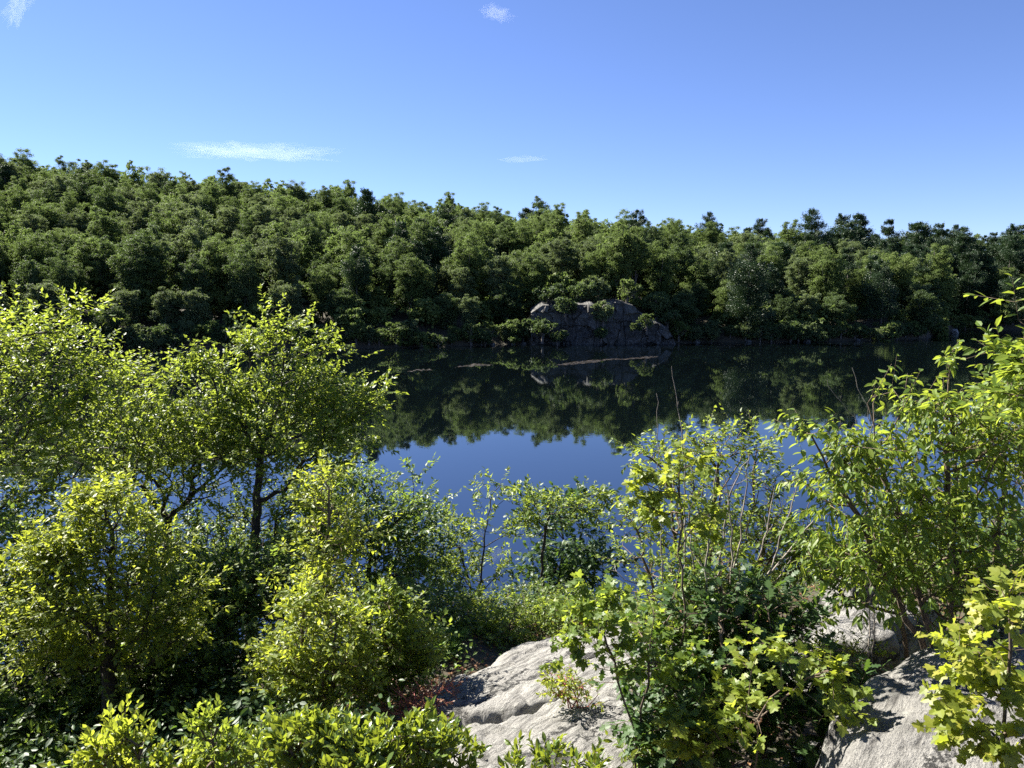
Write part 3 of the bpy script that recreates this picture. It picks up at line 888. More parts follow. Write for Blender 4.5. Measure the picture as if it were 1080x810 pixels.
def plant_forest():
    rng = np.random.default_rng(77)
    cand = []
    y = 135.0
    row = 0
    while y < 372:
        # jittered rows, spacing grows slightly with distance
        sp = 9.0
        nx = int(1.9 * y / sp)
        for i in range(nx):
            x = (i + 0.5 * (row % 2) + rng.normal() * 0.27) * sp - 0.95 * y
            yy = y + rng.normal() * 1.9
            cand.append((x, yy))
        y += 8.0; row += 1
    keep = []
    for x, y in cand:
        a = x / y
        Ys = float(np.interp(a, SH_A, SH_Y)); Yr = float(np.interp(a, RI_A, RI_Y))
        t = y - Ys
        if t < 2.2 or y > Yr + 22: continue
        if CL_A0 - 0.012 < a < CL_A1 + 0.01 and t < 7.5: continue
        keep.append((x, y, t, (y - Ys) / (Yr - Ys)))
    out_items = []
    for x, y, t, s in keep:
        z = float(gz(x, y))
        px_, py_ = pix((x, y, z + 10))
        pine = 0.015
        if px_ > 860: pine = 0.36 + 0.25 * (s > 0.5)
        elif px_ > 740: pine = 0.12
        elif 380 < px_ < 480 and s < 0.7: pine = 0.16
        if px_ > 985: pine = 0.66
        k = 'p' if rng.random() < pine else 'b'
        if k == 'p': m = PINES[rng.integers(len(PINES))]
        else:
            w = np.array([1.5, 1.5, 1.0, .6, .9, 1.5, .6, .8])
            if px_ < 330: w = np.array([.8, .8, 1.6, 1.3, 1.6, .8, 1.1, .6])
            m = BROAD[rng.choice(len(BROAD), p=w / w.sum())] if t > 9 and rng.random() > 0.2 else SKIRT[rng.integers(3)]
        sc = rng.uniform(0.76, 1.12) * (1.1 if k == 'p' else 1.0) * (0.9 if t < 14 else 1.0)
        out_items.append((k, m, x, y, sc, rng.uniform(0, 6.28), rng.uniform(0.88, 1.1), px_, py_, s))
    # which ones the picture shows: walk from near to far, keep the columns' running skyline
    out_items.sort(key=lambda q: q[3])
    sky_ = np.full(1500, 380.0)
    vis = []
    for it in out_items:
        k, m, x, y, sc, rz, sq, px_, py_, s = it
        H_ = (18.0 if k == 'p' else 16.5) * sc * sq
        z = float(gz(x, y))
        ptx, pty = pix((x, y, z + H_)); hw = 4.3 * sc * F / y
        i0, i1 = int(max(0, ptx - hw + 200)), int(min(1500, ptx + hw + 200))
        gain = 0
        if i1 > i0:
            seg = sky_[i0:i1]
            gain = float(np.maximum(0, seg - (pty + 4)).mean()) * (i1 - i0)
            if k == 'b': sky_[i0:i1] = np.minimum(seg, pty + 6)
            else: sky_[int((i0 + i1) / 2 - hw * .4):int((i0 + i1) / 2 + hw * .4)] = np.minimum(sky_[int((i0 + i1) / 2 - hw * .4):int((i0 + i1) / 2 + hw * .4)], pty + 10)
        inside = -25 < ptx < 1105
        vis.append(gain if inside else -1)
    lim = {'b': 288, 'p': 200}
    chosen = set()
    for kk in ('b', 'p'):
        idx = [i for i, it in enumerate(out_items) if it[0] == kk and vis[i] > 0]
        idx.sort(key=lambda i: -vis[i])
        chosen |= set(idx[:lim[kk]])
    print("FOREST total", len(out_items), "chosen", len(chosen), "vis", sum(v > 0 for v in vis))
    rest = []
    for i, it in enumerate(out_items):
        k, m, x, y, sc, rz, sq, px_, py_, s = it
        if i in chosen:
            rw, col = zone_words(px_, s)
            if k == 'p': lb = "dark pine %s, %s" % (rw, col)
            else:
                mi = BROAD.index(m) if m in BROAD else 8 + SKIRT.index(m)
                look = ["full round", "broad", "grey green", "tall dark", "leaning grey green", "wide bushy", "small dark", "loose open", "low skirted", "dark low skirted", "grey green low skirted"][mi]
                lb = "%s tree %s, %s" % (look, rw, col)
            far_copy(k, m, x, y, sc, rz, lb, sq)
        else:
            rest.append(it)
    for it in out_items:
        k, m, x, y, sc, rz, sq, px_, py_, s = it
        if s > 0.05:
            for q in range(2):
                rest.append(('u', BUSH[rng.integers(4)], x + rng.normal() * 4, y + rng.normal() * 3.5, rng.uniform(1.0, 1.7), rng.uniform(0, 6.28), 1.0, px_, py_, s))
    return rest
REST = plant_forest()

def forest_mass(items):
    """trees behind the first rows and beside the frame, read as one mass"""
    vs, fs, rn, off = [], [], [], 0
    cache = {}
    for k, m, x, y, sc, rz, sq, px_, py_, s in items:
        me = m[1]
        key = me.name
        if key not in cache:
            v = np.zeros(len(me.vertices) * 3, np.float32); me.vertices.foreach_get('co', v)
            v = v.reshape(-1, 4, 3)
            cache[key] = v
        v = cache[key]
        pick = np.random.default_rng(int(x * 10 + 9999)).choice(len(v), max(1, len(v) // (4 if k == 'u' else 5)), replace=False)
        q = v[pick]; c = q.mean(1, keepdims=True); q = c + (q - c) * 2.0
        ca, sa = math.cos(rz), math.sin(rz)
        q = q.reshape(-1, 3) * np.array((sc, sc, sc * sq))
        w = np.stack([q[:, 0] * ca - q[:, 1] * sa + x, q[:, 0] * sa + q[:, 1] * ca + y, q[:, 2] + float(gz(x, y)) - 0.2], -1)
        n = len(w) // 4
        base = off + np.arange(n) * 4
        fs.append(np.stack([base, base + 1, base + 2, base + 3], -1)); vs.append(w); off += len(w)
        rn.append(np.random.default_rng(int(y * 7)).random(n))
    o = link("far_forest", mesh_np("far_forest", np.concatenate(vs), np.concatenate(fs), M['far1'], rnd=np.concatenate(rn)))
    tag(o, "woods filling in between and behind the trees of the far hill", "forest", None, 'stuff')
forest_mass(REST)

def shore_bushes():
    rng = np.random.default_rng(5)
    pxs = np.arange(40, 1085, 8.0)
    for p in pxs:
        p = p + rng.normal() * 3
        if 576 < p < 706 and rng.random() < 0.92: continue
        a = (p - 540) / F
        Y = float(np.interp(a, SH_A, SH_Y)) + rng.uniform(-0.6, 2.4)
        m = BUSH[rng.integers(4)]
        rw, col = zone_words(p, 0)
        lb = "%s bush overhanging the water %s" % (["leafy green", "dark low", "tall grey green", "bright"][BUSH.index(m)], col)
        far_copy('s', m, a * Y, Y, rng.uniform(0.7, 1.4), rng.uniform(0, 6.28), lb)
    for p, py_, Y, sc, mi, lb in [(682, 341, 171.5, 0.95, 3, "pale round bush growing on the right shoulder of the cliff"),
                                  (636, 334, 172.2, 1.25, 2, "narrow bush climbing the middle crack of the cliff"),
                                  (597, 324, 173.0, 1.2, 0, "leafy bush hanging over the cliff top at its left"),
                                  (572, 346, 170, 1.3, 1, "dark bush at the left foot of the cliff"),
                                  (588, 355, 170, 0.9, 1, "low dark bush at the water under the cliff"),
                                  (634, 352, 170.5, 0.8, 0, "small bush at the foot of the cliff crack"),
                                  (612, 311, 180, 1.5, 0, "round bush on the cliff brink, second from the cliff's left end"),
                                  (630, 310, 180, 1.5, 2, "grey green bush on the middle of the cliff brink"),
                                  (662, 310, 180, 1.5, 3, "bright bush behind the pale ledge block on the cliff"),
                                  (580, 310, 178, 1.6, 1, "dark bush on the cliff brink at its left end"),
                                  (563, 345, 174, 1.3, 0, "tall bush leaning against the left side of the cliff"),
                                  (692, 322, 180, 1.6, 0, "bush above the sloping right shoulder of the cliff"),
                                  (704, 335, 178, 1.2, 1, "dark bush where the cliff runs down to the water at the right"),
                                  (668, 346, 171.0, 0.5, 3, "small bright bush in the joint right of the cliff middle"),
                                  (983, 338, 205, 0.8, 2, "pale feathery bush at the tip of the leafy point")]:
        w = at(p, py_, Y)
        r = thing("shore_bush", lb, "bush", (w[0], w[1], w[2] - 1.9 * sc), SAW_GROUPS['s'], p * 0.1)
        r.scale = (sc,) * 3
        link("stem", BUSH[mi][0], r); link("foliage", BUSH[mi][1], r)
shore_bushes()

def shore_details():
    rng = np.random.default_rng(12)
    for i, p in enumerate([520, 541, 552, 612, 648, 735, 790, 852, 905]):
        rw, col = zone_words(p, 0)
        a = (p - 540) / F; Y = float(np.interp(a, SH_A, SH_Y)) - 0.6
        boulder("shore_stone", "small grey stone at the far waterline %s" % col, (a * Y, Y, 0.1), (rng.uniform(.6, 1.3), rng.uniform(.5, 1.0), rng.uniform(.4, .8)), 70 + i, M['cliff'], group="stones along the far shore", sub=3)
    for p, Y, sc, lb in [(657, 186, 1.0, "slender tree with bare pale trunks showing above the cliff"), (668, 189, 0.95, "loose crowned tree beside the bare trunked one above the cliff")]:
        far_copy('b', BROAD[7], (p - 540) / F * Y, Y, sc, p * 0.3, lb)
shore_details()

def skyline_pines():
    for i, (p, py_, Y, lb) in enumerate([(857, 221, 262, "tallest dark pine on the skyline, above the leafy point"), (886, 228, 275, "broad pine on the skyline just right of the tallest pine"),
                                         (908, 227, 285, "ragged pine on the skyline, third right of the tallest one"), (938, 232, 272, "dark pine above the tip of the leafy point"),
                                         (968, 236, 280, "pine on the skyline left of the hanging branch leaves"), (1018, 240, 290, "pine on the skyline above the cove"), (1066, 239, 285, "rightmost tall pine on the skyline above the cove"),
                                         (446, 232, 215, "dark spire shaped conifer half way up the hill, left of the cliff"), (430, 262, 196, "smaller dark conifer below the spire shaped one")]):
        a = (p - 540) / F
        top = at(p, py_, Y); g = float(gz(top[0], Y)); m = PINES[i % 5]
        H_ = [18.0, 16.0, 17.0, 19.0, 15.0][i % 5]
        far_copy('p', m, top[0], Y, min(1.75, max(0.8, (top[2] - g) / H_)), i * 1.3, lb)
skyline_pines()

def floating_mat(px0, py0, px1, py1, wpx, label, seed):
    """thin raft of pollen and weed drifting on the lake"""
    rng = np.random.default_rng(seed)
    a, b = at_water(px0, py0), at_water(px1, py1)
    n = 60
    L, Rr = [], []
    for i in range(n):
        t = i / (n - 1)
        p = a + (b - a) * t
        p[1] += 3.0 * math.sin(t * 3.0) * 0.5 + 0.8 * float(fbm(np.array([t * 6.0]), np.array([seed * 1.0]))[0])
        w = max(0.03, wpx * math.sin(math.pi * min(max(t, 0.01), 0.99)) ** 0.6 * (1 + 0.6 * float(vnoise(np.array([t * 9.0]), np.array([seed * 3.0]))[0])))
        L.append((p[0], p[1] - w, 0.012)); Rr.append((p[0], p[1] + w, 0.012))
    top = np.array(L + Rr); bot = top - np.array((0, 0, 0.03))
    V = np.concatenate([top, bot])
    fs = []
    for i in range(n - 1):
        fs.append((i, i + 1, n + i + 1, n + i)); fs.append((2 * n + i, 3 * n + i, 3 * n + i + 1, 2 * n + i + 1))
        fs.append((i, 2 * n + i, 2 * n + i + 1, i + 1)); fs.append((n + i, n + i + 1, 3 * n + i + 1, 3 * n + i))
    m, nn, l, out = new_mat("pollen_raft")
    p = nn.new("ShaderNodeBsdfPrincipled"); p.inputs['Roughness'].default_value = 0.8
    p.inputs['Base Color'].default_value = (0.026, 0.017, 0.011, 1)
    tr = nn.new("ShaderNodeBsdfTransparent"); mx = nn.new("ShaderNodeMixShader")
    nz = nn.new("ShaderNodeTexNoise"); nz.inputs['Scale'].default_value = 1.3; nz.inputs['Detail'].default_value = 6
    tc = nn.new("ShaderNodeTexCoord"); l.new(tc.outputs['Object'], nz.inputs['Vector'])
    rr = ramp(nn, [(0.42, (0.0,) * 3), (0.68, (0.8,) * 3)]); l.new(nz.outputs[0], rr.inputs[0])
    l.new(rr.outputs[0], mx.inputs[0]); l.new(tr.outputs[0], mx.inputs[1]); l.new(p.outputs[0], mx.inputs[2])
    l.new(mx.outputs[0], out.inputs['Surface'])
    tag(link("floating_weed", mesh_np("floating_weed", V, np.array(fs), m)), label, "water weed", "weed drifting on the lake")
floating_mat(586, 385.5, 694, 376, 2.4, "long brown streak of weed drifting on the lake below the cliff", 1)
floating_mat(430, 391.5, 456, 390.5, 1.2, "short brown streak of weed on the lake, the leftmost", 2)
floating_mat(480, 387.5, 520, 384.5, 1.8, "brown streak of weed on the lake between the other two", 3)

# ------------------------------------------------------------------ near trees, left side
plant("broadleaf_tree", "bright leafy tree at the left edge, its trunk out of the picture", "tree",
      [[(-70, 760, 9.6), (-60, 600, 9.6), (-40, 500, 9.6), (-20, 430, 9.6)], ],
      [(0, 440, 90, 40, 9.5), (50, 390, 60, 18, 9.3), (40, 355, 44, 12, 9.4), (80, 330, 22, 7, 9.2), (62, 344, 24, 8, 9.3), (-60, 390, 80, 60, 9.8), (85, 415, 50, 16, 9.2), (95, 445, 50, 16, 9.2), (60, 490, 70, 40, 9.4), (12, 338, 26, 8, 9.5), (-10, 370, 50, 16, 9.6), (118, 388, 22, 6, 9.2), (100, 366, 20, 6, 9.2), (-40, 520, 80, 60, 9.6)],
      950, 'diamond', 'lit', 0.075, 12, 0.32, seed=1, up=0.35)
plant("broadleaf_tree", "spreading tree with dark forked limbs, second from the left edge", "tree",
      [[(178, 720, 10.6), (178, 600, 10.6), (176, 548, 10.6), (150, 515, 10.6), (120, 480, 10.6)], [(178, 720, 10.6), (179, 600, 10.6), (178, 548, 10.6), (205, 520, 10.6), (240, 490, 10.6)]],
      [(170, 435, 75, 45, 10.5), (200, 475, 85, 35, 10.4), (130, 490, 55, 40, 10.6), (165, 395, 35, 18, 10.6), (240, 460, 45, 30, 10.5), (110, 540, 36, 26, 10.8, .6), (165, 535, 36, 24, 10.5, .4), (210, 515, 40, 16, 10.4, .6)],
      740, 'diamond', 'lit', 0.072, 12, 0.30, seed=2)
plant("broadleaf_tree", "tall tree with airy top and dark straight trunk, left of the open water", "tree",
      [[(258, 760, 10.2), (265, 640, 10.2), (270, 540, 10.2), (276, 475, 10.2), (296, 425, 10.2), (300, 370, 10.2)]],
      [(300, 350, 26, 14, 10.1), (328, 368, 28, 12, 10.0), (276, 372, 24, 14, 10.2), (290, 330, 10, 10, 10.1), (212, 365, 5, 16, 10.2), (222, 392, 18, 14, 10.2), (238, 418, 34, 14, 10.2), (250, 446, 40, 14, 10.2), (300, 398, 40, 14, 10.0), (345, 408, 36, 12, 10.1),
       (370, 430, 36, 14, 10.0), (335, 445, 40, 16, 9.9), (290, 430, 36, 18, 10.2), (376, 374, 16, 5, 10.0), (364, 462, 34, 12, 10.0), (285, 475, 70, 22, 10.0), (345, 488, 32, 9, 10.0), (408, 416, 10, 4, 10.0), (390, 405, 14, 8, 10.0),
       (235, 350, 4, 10, 10.2), (300, 540, 45, 40, 10.3, .6), (232, 550, 40, 34, 10.5, .5), (250, 620, 50, 50, 10.5, .45)],
      1020, 'diamond', 'lit', 0.072, 12, 0.30, seed=3)
plant("broadleaf_tree", "dense mid green tree standing before the water, right of the tall airy one", "tree",
      [[(385, 720, 11.2), (388, 640, 11.2), (392, 560, 11.2)]],
      [(390, 540, 55, 38, 11.1), (428, 575, 40, 45, 11.0), (370, 600, 60, 60, 11.2), (430, 625, 40, 40, 11.0), (345, 560, 35, 40, 11.2), (440, 505, 10, 6, 11), (370, 505, 30, 14, 11.1)],
      850, 'diamond', 'green', 0.08, 12, 0.30, seed=4)
plant("young_tree", "thin yellow green sapling in front of the dense mid green tree", "sapling",
      [[(345, 760, 7.4), (347, 640, 7.4), (347, 515, 7.4)]],
      [(345, 525, 18, 26, 7.4), (342, 580, 30, 30, 7.4), (335, 640, 40, 40, 7.3), (372, 560, 16, 26, 7.4)],
      230, 'diamond', 'yel', 0.065, 10, 0.22, bark='bark_brown', seed=5)
plant("young_tree", "dense yellow green birch in front of the dark lower left woods", "tree",
      [[(115, 830, 7.0), (115, 700, 7.0), (118, 560, 7.0)]],
      [(112, 560, 36, 26, 7.0), (150, 590, 40, 22, 6.9), (72, 590, 40, 24, 6.9), (40, 650, 34, 20, 6.8), (190, 630, 30, 16, 6.9), (128, 525, 18, 12, 7.0), (95, 535, 16, 10, 7.0), (110, 630, 60, 26, 6.8), (175, 665, 30, 18, 6.8), (70, 690, 40, 18, 6.8), (120, 675, 60, 30, 7.2), (35, 610, 24, 16, 6.9), (165, 560, 16, 10, 6.9)],
      900, 'diamond', 'yel', 0.062, 12, 0.24, seed=6)
for q in [
    ("dark shaded tree filling the lower left corner", [[(20, 860, 8.2), (25, 740, 8.2), (30, 650, 8.2)]], [(30, 700, 90, 90, 8.2), (0, 600, 60, 70, 8.4), (90, 770, 80, 60, 7.4), (-60, 700, 70, 100, 8.3), (20, 790, 80, 50, 7.0)], 1300, 7),
    ("dark shaded tree below the yellow green birch", [[(165, 850, 8.0), (168, 760, 8.0), (170, 680, 8.0)]], [(170, 700, 80, 60, 8.0), (150, 780, 90, 50, 7.4), (215, 700, 50, 60, 8.2), (235, 790, 60, 40, 7.4, .6)], 1000, 8),
    ("dark tree with a bare crooked lower trunk, between birch and saplings", [[(232, 830, 8.6), (234, 720, 8.6), (240, 665, 8.6), (262, 630, 8.6)], [(232, 830, 8.6), (234, 720, 8.6), (236, 670, 8.6), (222, 630, 8.6)]], [(250, 625, 55, 32, 8.7), (210, 615, 45, 36, 8.8), (290, 635, 40, 36, 8.7), (270, 690, 40, 25, 9.2, .5), (280, 770, 60, 30, 9.0, .6)], 520, 9),
]:
    plant("broadleaf_tree", q[0], "tree", q[1], q[2], q[3], 'diamond', 'green', 0.078, 12, 0.30, seed=q[4], r_tip=0.003)
plant("young_tree", "bushy yellowish sapling left of centre, in front of the trunks", "sapling",
      [[(325, 800, 6.2), (322, 720, 6.2), (320, 650, 6.2)], [(345, 800, 6.1), (350, 720, 6.1), (355, 660, 6.1)]],
      [(318, 660, 30, 22, 6.2), (345, 695, 44, 22, 6.0), (298, 695, 22, 20, 6.2), (358, 650, 18, 18, 6.1), (326, 635, 12, 12, 6.2), (320, 722, 44, 18, 6.1), (372, 715, 26, 16, 6.0)],
      330, 'diamond', 'yel', 0.062, 10, 0.2, bark='bark_brown', seed=10)
plant("young_tree", "olive green sapling right of the bushy yellowish one", "sapling",
      [[(405, 790, 6.6), (405, 710, 6.6), (406, 640, 6.6)]],
      [(405, 632, 18, 16, 6.6), (396, 662, 34, 18, 6.5), (420, 655, 22, 14, 6.5), (432, 690, 28, 22, 6.5), (388, 705, 40, 22, 6.5), (425, 722, 34, 16, 6.5)],
      360, 'diamond', 'lit', 0.062, 10, 0.2, bark='bark_brown', seed=11)
plant("broadleaf_tree", "mid green tree behind the trunks of the two forked and airy trees", "tree",
      [[(214, 740, 12.0), (216, 660, 12.0), (214, 600, 12.0), (220, 550, 12.0)]],
      [(170, 575, 40, 24, 12.0), (225, 575, 44, 22, 12.0), (290, 590, 40, 26, 11.8), (130, 560, 36, 26, 12.0), (310, 520, 26, 18, 11.8, .5), (195, 530, 22, 10, 12.0, .6), (240, 610, 60, 30, 12.0)],
      400, 'diamond', 'green', 0.085, 12, 0.30, seed=15)
# small trees against the open water
plant("broadleaf_tree", "small pale green tree with two stems against the blue water", "tree",
      [[(505, 690, 12.2), (506, 620, 12.2), (512, 560, 12.2), (520, 520, 12.2)], [(492, 690, 12.2), (496, 620, 12.2), (485, 580, 12.2)]],
      [(505, 555, 35, 26, 12.2), (522, 518, 24, 16, 12.2), (474, 590, 26, 20, 12.2), (495, 610, 40, 22, 12.2), (540, 560, 14, 10, 12.2), (470, 560, 18, 14, 12.2), (550, 530, 14, 10, 12.2)],
      170, 'diamond', 'lit', 0.085, 11, 0.32, seed=12)
plant("oak_tree", "dark oak with yellowish top leaning over the blue water", "tree",
      [[(590, 690, 12.6), (588, 630, 12.6), (595, 570, 12.6)], [(505, 690, 12.5), (525, 600, 12.5), (560, 572, 12.5), (590, 556, 12.5)]],
      [(600, 575, 46, 34, 12.6), (622, 600, 34, 30, 12.6), (585, 545, 32, 16, 12.5), (612, 528, 20, 12, 12.6), (578, 612, 28, 24, 12.6), (640, 580, 16, 18, 12.6)],
      270, 'oak', 'deep', 0.11, 10, 0.28, seed=13)
plant("young_tree", "thin light green top rising above the dark oak", "sapling",
      [[(575, 680, 11.6), (572, 600, 11.6), (580, 525, 11.6)]],
      [(578, 530, 26, 10, 11.6), (600, 535, 24, 10, 11.6), (570, 548, 22, 12, 11.6), (625, 530, 14, 12, 11.6)],
      110, 'diamond', 'lit', 0.08, 10, 0.25, seed=14)
# bushes along the far edge of the slab
for k, (lab, bl, mt, n, Y, cx_) in enumerate([
    ("green bush at the upper left end of the pale slab", [(450, 650, 45, 30), (430, 690, 40, 25)], 'green', 330, 8.8, 445),
    ("olive bush along the top edge of the pale slab", [(520, 660, 55, 24), (500, 690, 50, 20)], 'lit', 400, 8.9, 515),
    ("bush between the slab top and the dark oak", [(595, 655, 45, 14), (640, 650, 35, 14)], 'lit', 300, 9.2, 610),
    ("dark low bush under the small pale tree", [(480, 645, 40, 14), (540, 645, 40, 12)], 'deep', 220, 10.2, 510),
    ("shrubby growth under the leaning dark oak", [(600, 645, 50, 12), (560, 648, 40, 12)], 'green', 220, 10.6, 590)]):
    plant("low_bush", lab, "bush", [[(cx_ - 12, bl[0][1] + 45, Y), (cx_ - 15, bl[0][1], Y)], [(cx_ + 14, bl[0][1] + 45, Y), (cx_ + 22, bl[0][1], Y)]],
          [(*b, Y) for b in bl], n, 'diamond', mt, 0.055, 11, 0.18, seed=20 + k, bark='bark_brown', parts=SH, r_tip=0.0018, sides=5, r_max=0.03)
for k, (lab, px_, py_, rx, ry, Y) in enumerate([("bright green pine seedling beside the upper slab end", 455, 688, 26, 20, 8.0), ("bright green pine seedling under the sapling foliage", 315, 712, 22, 20, 7.0)]):
    plant("pine_seedling", lab, "pine seedling", [[(px_, py_ + 40, Y), (px_, py_ - ry, Y)]], [(px_, py_, rx, ry, Y)], 60, 'needle', 'needle', 0.10, 60, 0.12, seed=30 + k,
          bark='bark_brown', parts=("stem", "needles"), mode='whorl', droop=0.0, width=2.2)

# ------------------------------------------------------------------ thicket in the middle right
plant("leafy_shrub", "tall fine leaved bush behind the bare twigs, against the water", "bush",
      [[(740, 720, 5.8), (745, 600, 5.8), (760, 480, 5.8)], [(730, 720, 5.8), (715, 600, 5.8), (705, 500, 5.8)], [(760, 720, 5.8), (790, 620, 5.8), (810, 560, 5.8)], [(725, 720, 5.7), (690, 620, 5.7), (672, 560, 5.7)]],
      [(750, 525, 70, 55, 5.8), (700, 600, 45, 50, 5.7), (790, 600, 55, 50, 5.8), (770, 468, 40, 16, 5.8), (690, 478, 30, 8, 5.7), (676, 550, 24, 14, 5.7), (735, 470, 24, 14, 5.8), (820, 560, 25, 25, 5.8), (660, 475, 8, 4, 5.7)],
      430, 'ell', 'lit', 0.045, 10, 0.2, seed=40, bark='bark_brown', parts=SH, r_tip=0.002, r_max=0.018)
plant("maple_sapling", "bright maple sapling with a yellow green head among bare twigs", "sapling",
      [[(722, 810, 4.6), (722, 700, 4.6), (718, 580, 4.6), (716, 500, 4.6)]],
      [(715, 495, 30, 16, 4.6), (735, 515, 26, 20, 4.6), (700, 535, 26, 20, 4.6), (690, 515, 14, 14, 4.6), (730, 550, 24, 16, 4.6)],
      60, 'maple', 'yel', 0.052, 7, 0.12, seed=41, bark='bark_brown', parts=SH, r_tip=0.0014, r_max=0.007, droop=0.45, flat=0.5)
plant("maple_sapling", "low maple sapling spreading over the pale slab", "sapling",
      [[(672, 790, 4.2), (660, 740, 4.2), (640, 680, 4.2)], [(675, 790, 4.2), (685, 700, 4.2), (690, 650, 4.2)]],
      [(628, 668, 36, 26, 4.2), (618, 700, 16, 12, 4.15), (668, 695, 30, 22, 4.2), (682, 640, 26, 18, 4.2), (700, 680, 30, 25, 4.3), (640, 640, 20, 16, 4.3)],
      80, 'maple', 'lit', 0.048, 8, 0.13, seed=42, bark='bark_brown', parts=SH, r_tip=0.0014, r_max=0.007, droop=0.4, flat=0.5)
plant("oak_shrub", "dark oak scrub in the middle of the thicket", "bush",
      [[(770, 820, 4.5), (765, 740, 4.5), (760, 670, 4.5)], [(790, 820, 4.5), (815, 740, 4.5), (830, 690, 4.5)], [(750, 820, 4.4), (720, 760, 4.4), (700, 730, 4.4)]],
      [(760, 690, 75, 45, 4.6), (820, 690, 50, 40, 4.6), (725, 750, 70, 45, 4.4), (845, 765, 55, 45, 4.3), (715, 785, 40, 35, 4.2), (770, 640, 50, 30, 4.7), (860, 720, 40, 30, 4.5)],
      430, 'oak', 'deep', 0.085, 7, 0.15, seed=43, bark='bark_brown', parts=SH, r_max=0.02, droop=0.35, r_tip=0.0025)
plant("maple_sapling", "bright flat sprays of maple leaves beside the ridged outcrop", "sapling",
      [[(790, 830, 3.8), (800, 760, 3.8), (850, 715, 3.8), (890, 703, 3.8)]],
      [(846, 712, 44, 12, 3.8), (876, 706, 20, 10, 3.8), (805, 722, 30, 12, 3.8), (870, 730, 36, 12, 3.75), (740, 770, 40, 18, 3.9), (770, 745, 30, 16, 3.9), (830, 690, 30, 12, 3.8)],
      80, 'maple', 'yel', 0.052, 7, 0.13, seed=44, bark='bark_brown', parts=SH, r_tip=0.0013, r_max=0.005, droop=0.3, flat=0.7, up=0.0)
plant("leafy_shrub", "green undergrowth shrub filling the thicket between slab and oak scrub", "bush",
      [[(700, 830, 4.7), (705, 740, 4.7), (700, 660, 4.7)], [(740, 830, 4.9), (750, 720, 4.9), (760, 620, 4.9)]],
      [(715, 720, 45, 50, 4.7), (735, 650, 55, 40, 4.9), (790, 650, 50, 30, 5.0), (710, 780, 40, 35, 4.5), (740, 600, 50, 30, 5.0)],
      280, 'ell', 'lit', 0.05, 9, 0.15, seed=45, bark='bark_brown', parts=SH, r_max=0.012)

def bare(name, label, stems, r0, seed, mat='bark_grey', forks=6, cat="bare shrub", flen=0.3, rt=0.0016):
    """leafless stems with a few thin side twigs"""
    rng = np.random.default_rng(seed)
    pos, par, rad = [], [], []
    for s in stems:
        p = [at(*q) for q in s]
        b = p[0].copy(); b[2] = float(gz(b[0], b[1])) - 0.05
        if p[0][2] > b[2] + 0.1: p = [b] + p
        q = poly_nodes(p, 0.06)
        q[1:] += rng.normal(size=(len(q) - 1, 3)) * 0.006
        i0 = len(pos)
        n = len(q)
        for j in range(n):
            pos.append(q[j]); par.append(-1 if j == 0 else len(pos) - 2); rad.append(r0 * (1 - j / n) ** 0.8 + rt)
        for f in range(forks):
            j = int(rng.uniform(0.35, 0.95) * (n - 1))
            base = i0 + j
            d = norm(q[min(n - 1, j + 1)] - q[j - 1] + 1e-6)
            d = norm(d + rng.normal(size=3) * 0.55)
            L = flen * rng.uniform(0.4, 1.2) * (1.2 - j / n)
            k = max(2, int(L / 0.05)); prev = base
            for t in range(1, k + 1):
                d = norm(d + rng.normal(size=3) * 0.10 + np.array((0, 0, 0.05)))
                pos.append(pos[prev] + d * L / k); par.append(prev); rad.append(max(rt, rad[base] * 0.6 * (1 - t / k)) if rad[base] * .6 * (1 - t / k) < rad[base] else rt)
                prev = len(pos) - 1
    pos = np.array(pos); o = pos[0].copy()
    ob = link(name, tubes(name, pos - o, par, rad, M[mat], 6))
    ob.location = o
    return tag(ob, label, cat)
bare("dead_sapling", "tall dead stem with short side twigs standing up against the dark water", [[(724, 810, 5.0), (722, 640, 5.0), (722, 500, 5.0), (716, 430, 5.0), (708, 385, 5.0)]], 0.008, 1, forks=12, flen=0.14)
bare("dead_sapling", "thin dead stem left of the tall one, forked at its tip", [[(712, 800, 5.05), (700, 620, 5.05), (694, 500, 5.05), (693, 415, 5.05)]], 0.006, 2, forks=8, flen=0.12)
bare("bare_shrub", "grey leafless shrub of many straight twigs in the thicket", [
    [(740, 730, 4.9), (755, 620, 4.9), (770, 520, 4.9), (792, 476, 4.9)], [(748, 730, 4.9), (765, 640, 4.9), (782, 560, 4.9), (790, 478, 4.9)],
    [(760, 720, 5.0), (800, 620, 5.0), (850, 560, 5.0), (880, 520, 5.0)], [(764, 725, 5.0), (800, 640, 5.0), (835, 590, 5.0)],
    [(758, 725, 4.95), (790, 620, 4.95), (810, 560, 4.95), (815, 510, 4.95)], [(735, 730, 4.9), (735, 640, 4.9), (726, 540, 4.9)],
    [(770, 725, 5.05), (810, 650, 5.05), (845, 610, 5.05)], [(752, 725, 4.9), (770, 640, 4.9), (772, 560, 4.9), (764, 500, 4.9)], [(756, 725, 4.7), (742, 640, 4.7), (748, 560, 4.7), (756, 490, 4.7)], [(762, 722, 4.75), (795, 650, 4.75), (826, 560, 4.75), (846, 500, 4.75)]], 0.013, 3, forks=8, flen=0.35)
bare("dead_sapling", "crooked dead twig reaching left over the slab top", [[(745, 720, 4.8), (720, 650, 4.8), (680, 620, 4.8), (640, 600, 4.8), (628, 585, 4.8)]], 0.006, 4, forks=5, flen=0.2)
